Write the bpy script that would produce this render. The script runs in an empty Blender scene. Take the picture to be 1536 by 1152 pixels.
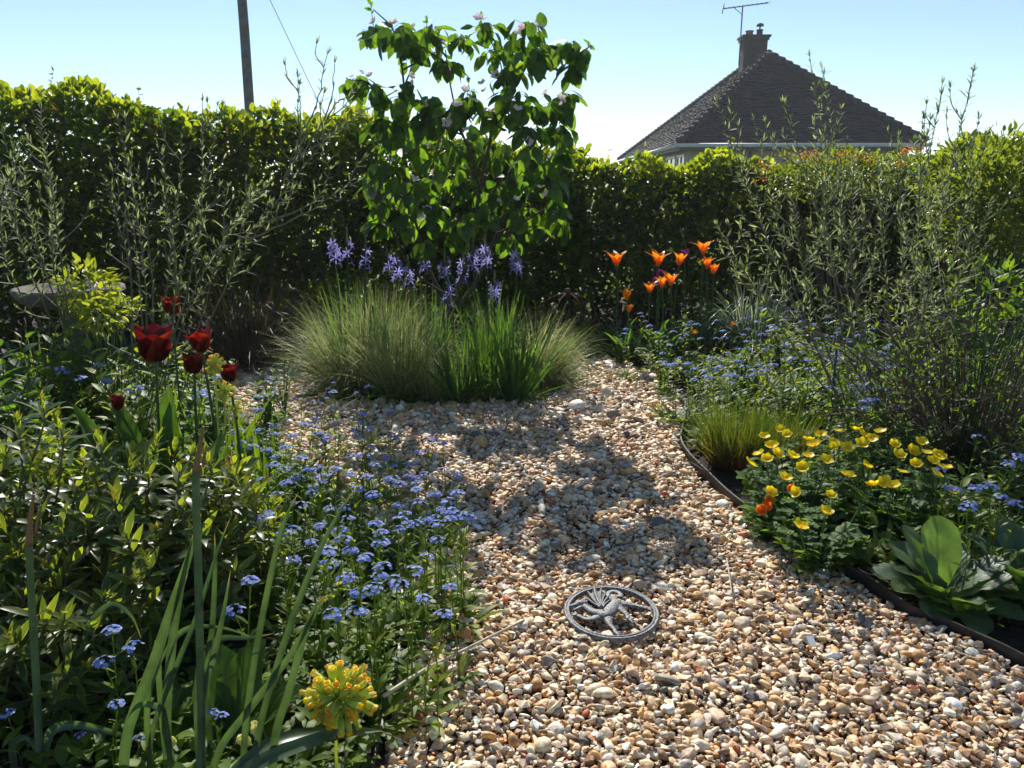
import bpy, bmesh, math
import numpy as np
from mathutils import Vector, Matrix, Euler
R = math.radians
SC = bpy.context.scene
COL = SC.collection
rng = np.random.default_rng(7)
U = lambda a, b, n=None: rng.uniform(a, b, n)

# ---------------------------------------------------------------- camera, sky, sun, exposure
TH, F, CH = R(13.9), 1205.0, 1.0                    # pitch down, focal length in photo pixels, eye height
cam = bpy.data.objects.new('camera', bpy.data.cameras.new('camera')); COL.objects.link(cam)
cam.location = (0, 0, CH); cam.rotation_euler = (math.pi/2 - TH, 0, 0)
cam.data.sensor_width = 36; cam.data.lens = 36*F/1536; cam.data.clip_end = 2000; cam.data.clip_start = .02
SC.camera = cam
SUN_EL, SUN_AZ = R(38.8), R(-6)                        # azimuth measured from +Y towards +X
world = bpy.data.worlds.new('World'); SC.world = world; world.use_nodes = True
wn = world.node_tree.nodes; wl = world.node_tree.links
sky = wn.new('ShaderNodeTexSky'); sky.sky_type = 'NISHITA'; sky.sun_disc = False
sky.sun_elevation = SUN_EL; sky.sun_rotation = SUN_AZ; sky.air_density = 0.85; sky.dust_density = 0.05; sky.ozone_density = 2.2; sky.altitude = 0
bg = wn['Background']; bg.inputs['Strength'].default_value = 0.098
wl.new(sky.outputs[0], bg.inputs[0])
sl = bpy.data.lights.new('sun', 'SUN'); sl.energy = 4.9; sl.angle = R(.5); sl.color = (1, .95, .87)
sun = bpy.data.objects.new('sun', sl); COL.objects.link(sun)
sv = Vector((math.sin(SUN_AZ)*math.cos(SUN_EL), math.cos(SUN_AZ)*math.cos(SUN_EL), math.sin(SUN_EL)))
sun.rotation_euler = sv.to_track_quat('Z', 'Y').to_euler(); sun.location = (0, 0, 30)
SC.view_settings.view_transform = 'Standard'; SC.view_settings.look = 'None'
SC.view_settings.exposure = 0.57; SC.view_settings.gamma = 1; SC.view_settings.use_curve_mapping = False
cy = SC.cycles
cy.max_bounces = 9; cy.diffuse_bounces = 7; cy.glossy_bounces = 2; cy.transmission_bounces = 5; cy.transparent_max_bounces = 4
cy.caustics_reflective = cy.caustics_refractive = False
cy.use_denoising = True; cy.denoiser = 'OPENIMAGEDENOISE'; cy.denoising_input_passes = 'RGB_ALBEDO_NORMAL'; cy.denoising_prefilter = 'ACCURATE'
cy.sample_clamp_indirect = 6

# ---------------------------------------------------------------- rays of the photograph -> places
def ray(px, py):
    x = (np.asarray(px, float)-768)/F; y = -(np.asarray(py, float)-576)/F
    return np.stack([x, math.cos(TH)+y*math.sin(TH), -math.sin(TH)+y*math.cos(TH)], -1)
def at_y(px, py, Y):
    d = ray(px, py); return np.array([0, 0, CH]) + d*(np.asarray(Y)/d[..., 1])[..., None]
def at_z(px, py, z=0.0):
    d = ray(px, py); return np.array([0, 0, CH]) + d*((np.asarray(z)-CH)/d[..., 2])[..., None]
def nrm(v): return v/np.maximum(np.linalg.norm(v, axis=-1, keepdims=True), 1e-9)
def inpoly(p, poly):
    x, y = p[:, 0], p[:, 1]; c = np.zeros(len(p), bool); j = len(poly)-1
    for i in range(len(poly)):
        xi, yi = poly[i][:2]; xj, yj = poly[j][:2]
        c ^= ((yi > y) != (yj > y)) & (x < (xj-xi)*(y-yi)/((yj-yi) or 1e-12)+xi); j = i
    return c
def smooth_path(pts, n):
    p = np.asarray(pts, float)
    if len(p) < 3: t = np.linspace(0, 1, n)[:, None]; return p[0]*(1-t)+p[-1]*t
    q = np.vstack([2*p[0]-p[1], p, 2*p[-1]-p[-2]]); s = np.linspace(0, len(p)-1-1e-6, n); i = s.astype(int); t = (s-i)[:, None]
    a, b, c, d = q[i], q[i+1], q[i+2], q[i+3]
    return .5*(2*b+(c-a)*t+(2*a-5*b+4*c-d)*t*t+(-a+3*b-3*c+d)*t**3)

# ---------------------------------------------------------------- mesh gathering
class MB:
    def __init__(s): s.V, s.F, s.A, s.UV, s.C, s.n = [], [], [], [], [], 0
    def add(s, V, F, var=0., uv=None, col=None):
        V = np.asarray(V, float).reshape(-1, 3); m = len(V); s.V.append(V)
        for f in (F if isinstance(F, list) else [F]): s.F.append(np.asarray(f, np.int64)+s.n)
        s.A.append(np.broadcast_to(np.asarray(var, float), (m,)))
        s.UV.append(np.zeros((m, 2)) if uv is None else np.asarray(uv, float).reshape(-1, 2))
        s.C.append(np.ones((m, 4)) if col is None else np.asarray(col, float).reshape(-1, 4)); s.n += m
    def build(s, name, mat, parent=None, origin=None, smooth=True):
        V = np.vstack(s.V)
        o0 = np.array(parent.location if parent is not None and parent.parent is None else (0, 0, 0), float) if parent is not None else np.array(origin if origin is not None else (0, 0, 0), float)
        if parent is not None and parent.parent is not None: o0 = np.array(parent.parent.location, float)
        me = bpy.data.meshes.new(name); me.vertices.add(len(V)); me.vertices.foreach_set('co', (V-o0).astype(np.float32).ravel())
        fl = np.concatenate([f.ravel() for f in s.F]); cnt = np.concatenate([np.full(len(f), f.shape[1]) for f in s.F])
        me.loops.add(len(fl)); me.loops.foreach_set('vertex_index', fl.astype(np.int32))
        me.polygons.add(len(cnt)); me.polygons.foreach_set('loop_start', (np.cumsum(cnt)-cnt).astype(np.int32))
        if smooth is not True: sm = np.full(len(cnt), bool(smooth)) if not isinstance(smooth, np.ndarray) else smooth
        else: sm = np.ones(len(cnt), bool)
        me.polygons.foreach_set('use_smooth', sm)
        a = me.attributes.new('var', 'FLOAT', 'POINT'); a.data.foreach_set('value', np.concatenate(s.A).astype(np.float32))
        uv = np.vstack(s.UV)
        if uv.any():
            for k, nm in enumerate(('lu', 'lv')):
                a = me.attributes.new(nm, 'FLOAT', 'POINT'); a.data.foreach_set('value', uv[:, k].astype(np.float32).copy())
        c = np.vstack(s.C)
        if not (c == 1).all():
            a = me.attributes.new('tint', 'FLOAT_COLOR', 'POINT'); a.data.foreach_set('color', c.astype(np.float32).ravel())
        me.update(calc_edges=True); me.validate()
        me.materials.append(mat)
        o = bpy.data.objects.new(name, me); COL.objects.link(o)
        if parent is not None: o.parent = parent
        else: o.location = o0
        return o
def tag(o, label, cat, group=None, kind=None):
    if label: o['label'] = label
    if cat: o['category'] = cat
    if group: o['group'] = group
    if kind: o['kind'] = kind
    return o
def thing(name, label, cat, loc=(0, 0, 0), group=None):
    o = bpy.data.objects.new(name, None); COL.objects.link(o); o.location = [float(v) for v in loc]; o.empty_display_size = .05
    return tag(o, label, cat, group)
def copy_tree(o, parent=None):
    c = o.copy(); COL.objects.link(c); c.parent = parent
    for ch in list(o.children): copy_tree(ch, c)
    return c
class Stock:
    """hands out one thing of a kind: the first time the built one itself, then copies of it and of its parts"""
    def __init__(s, proto): s.p, s.used = proto, False
    def put(s, x, y, z=0, rz=0, sc=1., label=None, group=None, tilt=(0, 0)):
        o = copy_tree(s.p) if s.used else s.p; s.used = True
        o.location = (float(x), float(y), float(z)); o.rotation_euler = (tilt[0], tilt[1], float(rz)); o.scale = (sc, sc, sc)
        if label: o['label'] = label
        if group: o['group'] = group
        return o

# ---- leaves, blades, stems
def T_grid(us, prof, vs=(-.5, 0, .5)):
    u, v, k = [], [], len(vs)
    for a, w in zip(us, prof):
        for b in vs: u.append(a); v.append(b*w)
    n = len(us); f = [(i*k+j, i*k+j+1, (i+1)*k+j+1, (i+1)*k+j) for i in range(n-1) for j in range(k-1)]
    return np.array(u), np.array(v), np.array(f)
T_HEX = (np.array([0, .3, .72, 1, .72, .3]), np.array([0, .5, .38, 0, -.38, -.5]), np.array([(0, 1, 2, 3), (0, 3, 4, 5)]))
T_LEAF = T_grid((0, .16, .42, .7, .88, 1), (.06, .72, 1, .74, .4, .04))
T_LANCE = T_grid((0, .2, .5, .8, 1), (.15, .75, 1, .6, .04))
T_BIG = T_grid((0, .06, .14, .24, .36, .48, .6, .7, .8, .88, .95, 1), (.16, .2, .36, .62, .86, .98, 1, .95, .82, .62, .36, .06), np.linspace(-.5, .5, 9))
def leaves(mb, pos, d, up, L, W, T=T_HEX, fold=.25, curl=.0, var=None, wob=0.):
    u, v, f = T; pos = np.asarray(pos, float).reshape(-1, 3); N, M = len(pos), len(u)
    d = nrm(np.broadcast_to(d, pos.shape)); up = np.broadcast_to(up, pos.shape)
    s = nrm(np.cross(d, up)); n = np.cross(s, d)
    L = np.broadcast_to(L, N)[:, None, None]; W = np.broadcast_to(W, N)[:, None, None]; curl = np.broadcast_to(curl, N)[:, None, None]
    uu = u[None, :, None]; vv = v[None, :, None]
    ang = curl*uu*1.6; k = np.where(np.abs(curl) < 1e-3, 1e-3, curl)*1.6
    along = np.sin(k*uu)/k; drop = -(1-np.cos(k*uu))/k
    z = drop*L + fold*np.abs(vv)*W
    if wob: z = z + wob*W*np.sin(uu*17+vv*9+rng.uniform(0, 6, (N, 1, 1)))*(np.abs(vv)*2)
    V = pos[:, None, :] + d[:, None, :]*along*L + s[:, None, :]*vv*W + n[:, None, :]*z
    FF = (f[None]+(np.arange(N)*M)[:, None, None]).reshape(-1, f.shape[1])
    var = U(0, 1, N) if var is None else np.broadcast_to(var, N)
    mb.add(V, FF, np.repeat(var, M), uv=np.stack([np.tile(u, N), np.tile(v, N)], -1))
def blades(mb, root, d, L, W, droop, K=6, var=None, side=None, vfold=0.):
    root = np.asarray(root, float); N = len(root); d = nrm(np.asarray(d, float)); L = np.broadcast_to(L, N); W = np.broadcast_to(W, N); droop = np.broadcast_to(droop, N)
    p = root.copy(); P = [p.copy()]
    for k in range(1, K):
        t = k/(K-1); dd = d.copy(); dd[:, 2] -= droop*t**1.4*1.6; dd = nrm(dd); p = p+dd*(L/(K-1))[:, None]; P.append(p.copy())
    P = np.stack(P, 1)
    if side is None:
        a = U(0, 2*math.pi, N); side = np.stack([np.cos(a), np.sin(a), np.zeros(N)], -1)
    tan = np.gradient(P, axis=1); s = nrm(side[:, None]-tan*(side[:, None]*tan).sum(-1, keepdims=True)/np.maximum((tan*tan).sum(-1, keepdims=True), 1e-12))
    t = np.linspace(0, 1, K); w = (np.clip(1-t**2.2, .04, 1)*(.7+.3*np.sin(t*3)))[None, :, None]*W[:, None, None]*.5
    var = U(0, 1, N) if var is None else var
    if vfold:
        n = np.cross(s, nrm(tan)); V = np.stack([P-s*w+n*w*vfold, P, P+s*w+n*w*vfold], 2).reshape(-1, 3); c = 3
    else: V = np.stack([P-s*w, P+s*w], 2).reshape(-1, 3); c = 2
    f = np.array([(k*c+j, k*c+j+1, (k+1)*c+j+1, (k+1)*c+j) for k in range(K-1) for j in range(c-1)])
    mb.add(V, (f[None]+(np.arange(N)*K*c)[:, None, None]).reshape(-1, 4), np.repeat(var, K*c), uv=np.stack([np.tile(np.repeat(t, c), N), np.zeros(N*K*c)], -1))
def tubes(mb, P, r, sides=5, var=0.):
    P = np.asarray(P, float)
    if P.ndim == 2: P = P[None]
    N, K, _ = P.shape; r = np.broadcast_to(r, (N, K)) if np.ndim(r) != 1 or len(np.atleast_1d(r)) == K else np.broadcast_to(np.asarray(r)[:, None], (N, K))
    t = nrm(np.gradient(P, axis=1)); ref = np.where(np.abs(t[..., 2:3]) < .9, np.array([0, 0, 1.]), np.array([1., 0, 0])); ref = np.broadcast_to(ref[:, :1] if True else ref, t.shape)
    a = nrm(np.cross(t, ref)); b = np.cross(t, a); th = np.arange(sides)*2*math.pi/sides
    V = P[:, :, None]+r[:, :, None, None]*(a[:, :, None]*np.cos(th)[None, None, :, None]+b[:, :, None]*np.sin(th)[None, None, :, None])
    f = np.array([(k*sides+j, k*sides+(j+1) % sides, (k+1)*sides+(j+1) % sides, (k+1)*sides+j) for k in range(K-1) for j in range(sides)])
    cap = np.arange(sides)[None]; FF = [(f[None]+(np.arange(N)*K*sides)[:, None, None]).reshape(-1, 4)]
    FF.append(((np.arange(N)*K*sides)[:, None]+cap+(K-1)*sides)); FF.append(((np.arange(N)*K*sides)[:, None]+cap[:, ::-1]))
    var = np.broadcast_to(var, N); tt = np.linspace(0, 1, K)
    mb.add(V, FF, np.repeat(var, K*sides), uv=np.stack([np.tile(np.repeat(tt, sides), N), np.zeros(N*K*sides)], -1))
def rings(mb, prof, cx=0, cy_=0, cz=0, sides=32, var=0.):
    th = np.arange(sides)*2*math.pi/sides; pr = np.asarray(prof, float)
    V = np.stack([cx+pr[:, 0:1]*np.cos(th), cy_+pr[:, 0:1]*np.sin(th), cz+np.repeat(pr[:, 1:2], sides, 1)], -1)
    f = [(k*sides+j, k*sides+(j+1) % sides, (k+1)*sides+(j+1) % sides, (k+1)*sides+j) for k in range(len(pr)-1) for j in range(sides)]
    mb.add(V, np.array(f), var)
def box(mb, c, h, ax=None, var=0.):
    c = np.asarray(c, float); ax = np.eye(3) if ax is None else np.asarray(ax, float)
    s = np.array([(-1, -1, -1), (1, -1, -1), (1, 1, -1), (-1, 1, -1), (-1, -1, 1), (1, -1, 1), (1, 1, 1), (-1, 1, 1)])*np.asarray(h)
    mb.add(c+s@ax, np.array([(0, 3, 2, 1), (4, 5, 6, 7), (0, 1, 5, 4), (1, 2, 6, 5), (2, 3, 7, 6), (3, 0, 4, 7)]), var)
def blob_dirs(n):
    return nrm(rng.normal(size=(n, 3)))

# ---------------------------------------------------------------- materials
MATS = {}
def nodes(name):
    m = bpy.data.materials.new(name); m.use_nodes = True; n = m.node_tree.nodes; return m, n, m.node_tree.links, n['Principled BSDF']
def ramp(n, stops):
    r = n.new('ShaderNodeValToRGB'); e = r.color_ramp.elements
    while len(e) < len(stops): e.new(.5)
    for k, (p, c) in enumerate(stops): e[k].position = p; e[k].color = (*c, 1)
    return r
def leaf_mat(name, stops, trans=.4, tmul=(2.2, 2.0, .8), rough=.45, spec=.35, veins=0., margin=None, noise=0., ugrad=None, bump=0., tip=None, streak=0.):
    m, n, l, p = nodes(name)
    at = n.new('ShaderNodeAttribute'); at.attribute_name = 'var'
    r = ramp(n, stops); l.new(at.outputs['Fac'], r.inputs[0]); c = r.outputs[0]
    if noise:
        nz = n.new('ShaderNodeTexNoise'); nz.inputs['Scale'].default_value = noise; nz.inputs['Detail'].default_value = 4
        tc = n.new('ShaderNodeTexCoord'); l.new(tc.outputs['Object'], nz.inputs['Vector'])
        mr = n.new('ShaderNodeMapRange'); mr.inputs['From Min'].default_value = .3; mr.inputs['From Max'].default_value = .7; mr.inputs['To Min'].default_value = .6; mr.inputs['To Max'].default_value = 1.35
        l.new(nz.outputs[0], mr.inputs['Value']); vm = n.new('ShaderNodeVectorMath'); vm.operation = 'SCALE'; l.new(c, vm.inputs[0]); l.new(mr.outputs[0], vm.inputs['Scale']); c = vm.outputs[0]
    def uvn(nm):
        a = n.new('ShaderNodeAttribute'); a.attribute_name = nm; return a.outputs['Fac']
    def mth(op, a, b=None):
        q = n.new('ShaderNodeMath'); q.operation = op
        for k, z in enumerate((a, b)):
            if z is None: continue
            if isinstance(z, (int, float)): q.inputs[k].default_value = z
            else: l.new(z, q.inputs[k])
        return q.outputs[0]
    def mix(fac, a, b):
        x = n.new('ShaderNodeMix'); x.data_type = 'RGBA'; l.new(fac, x.inputs[0]); l.new(a, x.inputs[6])
        if isinstance(b, tuple): x.inputs[7].default_value = (*b, 1)
        else: l.new(b, x.inputs[7])
        return x.outputs[2]
    if margin: c = mix(mth('GREATER_THAN', mth('ABSOLUTE', uvn('lv')), .36), c, margin)
    if ugrad:   # (colour at the foot, fades out by)
        g = n.new('ShaderNodeMapRange'); g.inputs['From Min'].default_value = 0; g.inputs['From Max'].default_value = ugrad[1]; g.inputs['To Min'].default_value = 1; g.inputs['To Max'].default_value = 0
        l.new(uvn('lu'), g.inputs['Value']); c = mix(g.outputs[0], c, ugrad[0])
    if streak:
        st = mth('ADD', mth('MULTIPLY', mth('ABSOLUTE', mth('SINE', mth('MULTIPLY', uvn('lv'), 34.))), streak), 1.-streak*.5)
        vm2 = n.new('ShaderNodeVectorMath'); vm2.operation = 'SCALE'; l.new(c, vm2.inputs[0]); l.new(st, vm2.inputs['Scale']); c = vm2.outputs[0]
    if tip:
        g = n.new('ShaderNodeMapRange'); g.inputs['From Min'].default_value = .88; g.inputs['From Max'].default_value = .97
        l.new(uvn('lu'), g.inputs['Value']); c = mix(g.outputs[0], c, tip)
    if veins:
        h = mth('ADD', mth('MULTIPLY', uvn('lu'), 30.), mth('MULTIPLY', mth('ABSOLUTE', uvn('lv')), -26.)); w = mth('ABSOLUTE', mth('SINE', h))
        mid = mth('MINIMUM', mth('MULTIPLY', mth('ABSOLUTE', uvn('lv')), 25.), 1.); ht = mth('MULTIPLY', w, mid)
        bp = n.new('ShaderNodeBump'); bp.inputs['Strength'].default_value = veins; bp.inputs['Distance'].default_value = .004; l.new(ht, bp.inputs['Height']); l.new(bp.outputs[0], p.inputs['Normal'])
        c = mix(mth('MULTIPLY', mth('LESS_THAN', ht, .13), .3), c, (.16, .24, .08))
    tm = n.new('ShaderNodeVectorMath'); tm.operation = 'MULTIPLY'; tm.inputs[1].default_value = tmul; l.new(c, tm.inputs[0])
    tr = n.new('ShaderNodeBsdfTranslucent'); l.new(tm.outputs[0], tr.inputs[0])
    p.inputs['Roughness'].default_value = rough; p.inputs['Specular IOR Level'].default_value = spec; l.new(c, p.inputs['Base Color'])
    mx = n.new('ShaderNodeMixShader'); mx.inputs[0].default_value = trans; l.new(p.outputs[0], mx.inputs[1]); l.new(tr.outputs[0], mx.inputs[2])
    l.new(mx.outputs[0], n['Material Output'].inputs[0]); return m
def solid(name, c, rough=.7, metal=0., noise=None, c2=None, bump=0., detail=5, spec=.3):
    m, n, l, p = nodes(name); p.inputs['Base Color'].default_value = (*c, 1); p.inputs['Roughness'].default_value = rough; p.inputs['Metallic'].default_value = metal; p.inputs['Specular IOR Level'].default_value = spec
    if noise:
        nz = n.new('ShaderNodeTexNoise'); nz.inputs['Scale'].default_value = noise; nz.inputs['Detail'].default_value = detail
        tc = n.new('ShaderNodeTexCoord'); l.new(tc.outputs['Object'], nz.inputs['Vector'])
        r = ramp(n, [(.32, c), (.68, c2 or c)]); l.new(nz.outputs[0], r.inputs[0]); l.new(r.outputs[0], p.inputs['Base Color'])
        if bump:
            b = n.new('ShaderNodeBump'); b.inputs['Strength'].default_value = 1; b.inputs['Distance'].default_value = bump; l.new(nz.outputs[0], b.inputs['Height']); l.new(b.outputs[0], p.inputs['Normal'])
    return m
def stone_mat():
    m, n, l, p = nodes('stone'); a = n.new('ShaderNodeAttribute'); a.attribute_name = 'tint'
    nz = n.new('ShaderNodeTexNoise'); nz.inputs['Scale'].default_value = 90; nz.inputs['Detail'].default_value = 5
    tc = n.new('ShaderNodeTexCoord'); l.new(tc.outputs['Object'], nz.inputs['Vector'])
    mr = n.new('ShaderNodeMapRange'); mr.inputs['From Min'].default_value = .3; mr.inputs['From Max'].default_value = .7; mr.inputs['To Min'].default_value = .62; mr.inputs['To Max'].default_value = 1.25
    l.new(nz.outputs[0], mr.inputs['Value']); vm = n.new('ShaderNodeVectorMath'); vm.operation = 'SCALE'; l.new(a.outputs['Color'], vm.inputs[0]); l.new(mr.outputs[0], vm.inputs['Scale'])
    l.new(vm.outputs[0], p.inputs['Base Color']); p.inputs['Roughness'].default_value = .55; p.inputs['Specular IOR Level'].default_value = .4
    b = n.new('ShaderNodeBump'); b.inputs['Strength'].default_value = .6; b.inputs['Distance'].default_value = .003; l.new(nz.outputs[0], b.inputs['Height']); l.new(b.outputs[0], p.inputs['Normal'])
    return m
G3 = lambda a, b, c: [(0, a), (.55, b), (1, c)]
M = dict(
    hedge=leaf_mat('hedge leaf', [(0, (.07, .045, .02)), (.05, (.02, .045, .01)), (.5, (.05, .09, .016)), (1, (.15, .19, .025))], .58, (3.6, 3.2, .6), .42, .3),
    quince=leaf_mat('quince leaf', G3((.03, .07, .02), (.05, .1, .022), (.08, .14, .028)), .5, (3.8, 3.6, .6), .5, .3, noise=30),
    grey=leaf_mat('grey leaf', G3((.08, .11, .055), (.145, .175, .1), (.28, .3, .2)), .46, (2.0, 2.1, 1.1), .6, .3),
    herb=leaf_mat('herb leaf', G3((.04, .085, .02), (.07, .13, .025), (.12, .2, .035)), .5, (2.8, 2.5, .5), .5, .35),
    fmn=leaf_mat('forget-me-not leaf', G3((.065, .125, .02), (.115, .185, .028), (.2, .27, .04)), .52, (2.7, 2.3, .5), .5, .3),
    gold=leaf_mat('golden leaf', G3((.16, .22, .03), (.24, .3, .04), (.34, .38, .06)), .5, (1.9, 1.7, .5), .45, .3),
    ever=leaf_mat('evergreen leaf', G3((.035, .068, .016), (.065, .105, .022), (.12, .16, .03)), .48, (3.4, 3.1, .6), .36, .45, margin=(.22, .22, .1)),
    newleaf=leaf_mat('young leaf', G3((.12, .17, .03), (.2, .23, .04), (.28, .2, .05)), .45, (1.7, 1.6, .6), .4, .4),
    stipa=leaf_mat('feather grass', G3((.08, .15, .045), (.18, .24, .085), (.46, .44, .27)), .52, (1.6, 1.5, 1.1), .45, .4),
    strap=leaf_mat('strap leaf', G3((.03, .075, .022), (.045, .105, .028), (.08, .15, .035)), .42, (2.6, 2.5, .6), .4, .4),
    allium=leaf_mat('allium leaf', G3((.045, .075, .045), (.065, .1, .055), (.08, .14, .05)), .3, (1.8, 2.0, .6), .36, .5, noise=20, streak=.5, tip=(.3, .22, .1)),
    silver=leaf_mat('silver grass', G3((.1, .14, .08), (.2, .25, .17), (.4, .44, .34)), .35, (1.4, 1.5, 1.0), .35, .5),
    tuss=leaf_mat('tussock', G3((.05, .1, .02), (.085, .14, .025), (.15, .18, .035)), .4, (2.0, 1.8, .5), .45, .3, ugrad=((.14, .05, .025), .65)),
    sedge=leaf_mat('sedge', G3((.02, .022, .012), (.04, .035, .018), (.14, .1, .045)), .3, (1.6, 1.4, .8), .45, .4),
    broad=leaf_mat('broad leaf', G3((.06, .1, .055), (.085, .135, .07), (.11, .17, .07)), .42, (2.6, 2.9, .4), .45, .45, veins=.18, noise=14),
    rosette=leaf_mat('rosette leaf', G3((.05, .105, .025), (.07, .14, .03), (.1, .18, .035)), .42, (2.2, 2.1, .5), .5, .3, veins=.6, noise=18),
    geumleaf=leaf_mat('geum leaf', G3((.05, .1, .035), (.075, .14, .045), (.11, .19, .05)), .45, (2.6, 2.5, .5), .6, .2),
    blue=leaf_mat('blue petal', [(0, (.2, .31, .72)), (.5, (.31, .42, .82)), (.88, (.46, .5, .86)), (.94, (.75, .55, .08))], .45, (1.1, 1.1, 1.05), .6, .2),
    violet=leaf_mat('camassia petal', G3((.26, .24, .62), (.34, .32, .7), (.45, .42, .8)), .5, (1.2, 1.2, 1.1), .5, .2),
    bud=leaf_mat('bud', G3((.09, .13, .07), (.14, .17, .11), (.2, .22, .16)), .2, (1.5, 1.6, 1), .6, .3),
    orange=leaf_mat('orange petal', G3((.75, .16, .015), (.82, .25, .02), (.85, .36, .04)), .5, (1.15, 1.2, .6), .4, .3),
    red=leaf_mat('red petal', G3((.06, .002, .005), (.09, .003, .006), (.3, .035, .008)), .4, (1.7, 1.4, .8), .35, .4),
    purple=leaf_mat('purple petal', G3((.08, .01, .07), (.11, .015, .09), (.15, .02, .12)), .4, (2, 1.5, 1.8), .35, .4),
    yellow=leaf_mat('yellow petal', [(0, (.86, .68, .012)), (.6, (.9, .76, .02)), (.9, (.88, .5, .01))], .5, (1.1, 1.1, .6), .4, .3),
    bell=leaf_mat('cowslip bell', G3((.92, .74, .02), (.92, .6, .015), (.88, .42, .015)), .5, (1.15, 1.1, .5), .45, .3),
    calyx=leaf_mat('calyx', G3((.46, .58, .1), (.58, .66, .14), (.68, .72, .24)), .5, (1.3, 1.25, .7), .5, .3),
    cream=leaf_mat('cream petal', G3((.7, .68, .25), (.75, .72, .33), (.8, .76, .4)), .4, (1.1, 1.1, .8), .5, .3),
    pink=leaf_mat('quince blossom', G3((.78, .6, .6), (.84, .72, .7), (.88, .82, .8)), .4, (1.05, 1, 1), .5, .2),
    rust=leaf_mat('berberis flower', G3((.75, .2, .02), (.8, .28, .03), (.85, .36, .05)), .4, (1.1, 1.1, .6), .5, .2),
    dry=leaf_mat('dry leaf', G3((.3, .19, .1), (.38, .28, .16), (.46, .38, .25)), .25, (1.4, 1.2, .8), .6, .2),
    straw=solid('straw', (.46, .42, .3), .55, noise=40, c2=(.3, .27, .18)),
    bark=solid('bark', (.045, .035, .026), .85, noise=60, c2=(.09, .075, .06), bump=.003),
    twig=solid('twig', (.09, .065, .045), .75, noise=50, c2=(.17, .13, .09)),
    greystem=solid('grey stem', (.2, .2, .15), .6, noise=40, c2=(.13, .12, .08)),
    stem=leaf_mat('green stem', G3((.06, .11, .03), (.08, .14, .035), (.1, .16, .04)), .2, (1.8, 1.8, .6), .5, .3),
    stalk=leaf_mat('allium stalk', G3((.13, .18, .09), (.16, .21, .1), (.18, .22, .11)), .3, (1.8, 2.0, .7), .45, .35, noise=25),
    soil=solid('soil', (.016, .012, .009), .95, noise=35, c2=(.045, .034, .025), bump=.02),
    bed=solid('path bed', (.09, .065, .042), .9, noise=120, c2=(.2, .15, .1), bump=.006),
    field=solid('field', (.05, .09, .02), .9, noise=.6, c2=(.09, .12, .03)),
    edge=solid('edging', (.02, .018, .016), .5, noise=60, c2=(.04, .034, .03), bump=.001, spec=.4),
    iron=solid('cast metal', (.05, .052, .054), .55, .1, noise=200, c2=(.24, .24, .235), bump=.0016, spec=.4),
    darkiron=solid('rusty iron', (.06, .03, .02), .8, .2, noise=90, c2=(.12, .055, .03)),
    cane=solid('green cane', (.012, .06, .04), .45, noise=30, c2=(.02, .08, .05)),
    concrete=solid('bath stone', (.1, .088, .07), .9, noise=30, c2=(.17, .15, .12), bump=.004),
    pole=solid('pole timber', (.1, .095, .095), .85, noise=9, c2=(.17, .16, .16), bump=.004),
    wire=solid('wire', (.12, .12, .12), .5, .5),
    white=solid('white paint', (.6, .61, .61), .45, noise=3, c2=(.5, .51, .5)),
    glass=solid('window glass', (.05, .07, .09), .08, spec=.8),
    pot=solid('terracotta', (.42, .17, .08), .8, noise=8, c2=(.3, .12, .06)),
    lead=solid('lead flashing', (.07, .07, .075), .6, noise=5, c2=(.1, .1, .11)),
    aerial=solid('aerial metal', (.3, .31, .32), .4, .8),
    stone=stone_mat(),
)
def brick_mat(name, c1, c2, mortar, scale, sx=.215, sy=.065, bump=.01):
    m, n, l, p = nodes(name); tc = n.new('ShaderNodeTexCoord'); mp = n.new('ShaderNodeMapping')
    b = n.new('ShaderNodeTexBrick'); b.inputs['Color1'].default_value = (*c1, 1); b.inputs['Color2'].default_value = (*c2, 1); b.inputs['Mortar'].default_value = (*mortar, 1)
    b.inputs['Scale'].default_value = scale; b.inputs['Brick Width'].default_value = sx; b.inputs['Row Height'].default_value = sy; b.inputs['Mortar Size'].default_value = .006
    cx = n.new('ShaderNodeSeparateXYZ'); cb = n.new('ShaderNodeCombineXYZ'); ad = n.new('ShaderNodeMath'); ad.operation = 'ADD'
    l.new(tc.outputs['Object'], cx.inputs[0]); l.new(cx.outputs[0], ad.inputs[0]); l.new(cx.outputs[1], ad.inputs[1]); l.new(ad.outputs[0], cb.inputs[0]); l.new(cx.outputs[2], cb.inputs[1])
    l.new(cb.outputs[0], b.inputs['Vector']); l.new(b.outputs['Color'], p.inputs['Base Color']); p.inputs['Roughness'].default_value = .85; return m
M['brick'] = brick_mat('wall brick', (.3, .21, .13), (.4, .3, .2), (.4, .36, .3), 1)
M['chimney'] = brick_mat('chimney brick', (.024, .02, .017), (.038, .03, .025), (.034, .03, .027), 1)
M['tile'] = brick_mat('roof tile', (.022, .021, .021), (.036, .033, .032), (.012, .0115, .0115), 1, .17, 5)

# ---------------------------------------------------------------- ground, bed soil, gravel path
def sheet(name, poly, z, mat, step=None, amp=0.):
    bm = bmesh.new(); vs = [bm.verts.new((p[0], p[1], z)) for p in poly]; bm.faces.new(vs); bmesh.ops.triangulate(bm, faces=bm.faces[:])
    me = bpy.data.meshes.new(name); bm.to_mesh(me); bm.free(); me.materials.append(mat); o = bpy.data.objects.new(name, me); COL.objects.link(o); o['kind'] = 'structure'
    if me.polygons[0].normal.z < 0: me.flip_normals()
    return o
sheet('ground', [(-150, -150), (150, -150), (150, 150), (-150, 150)], -.06, M['field'])
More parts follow.
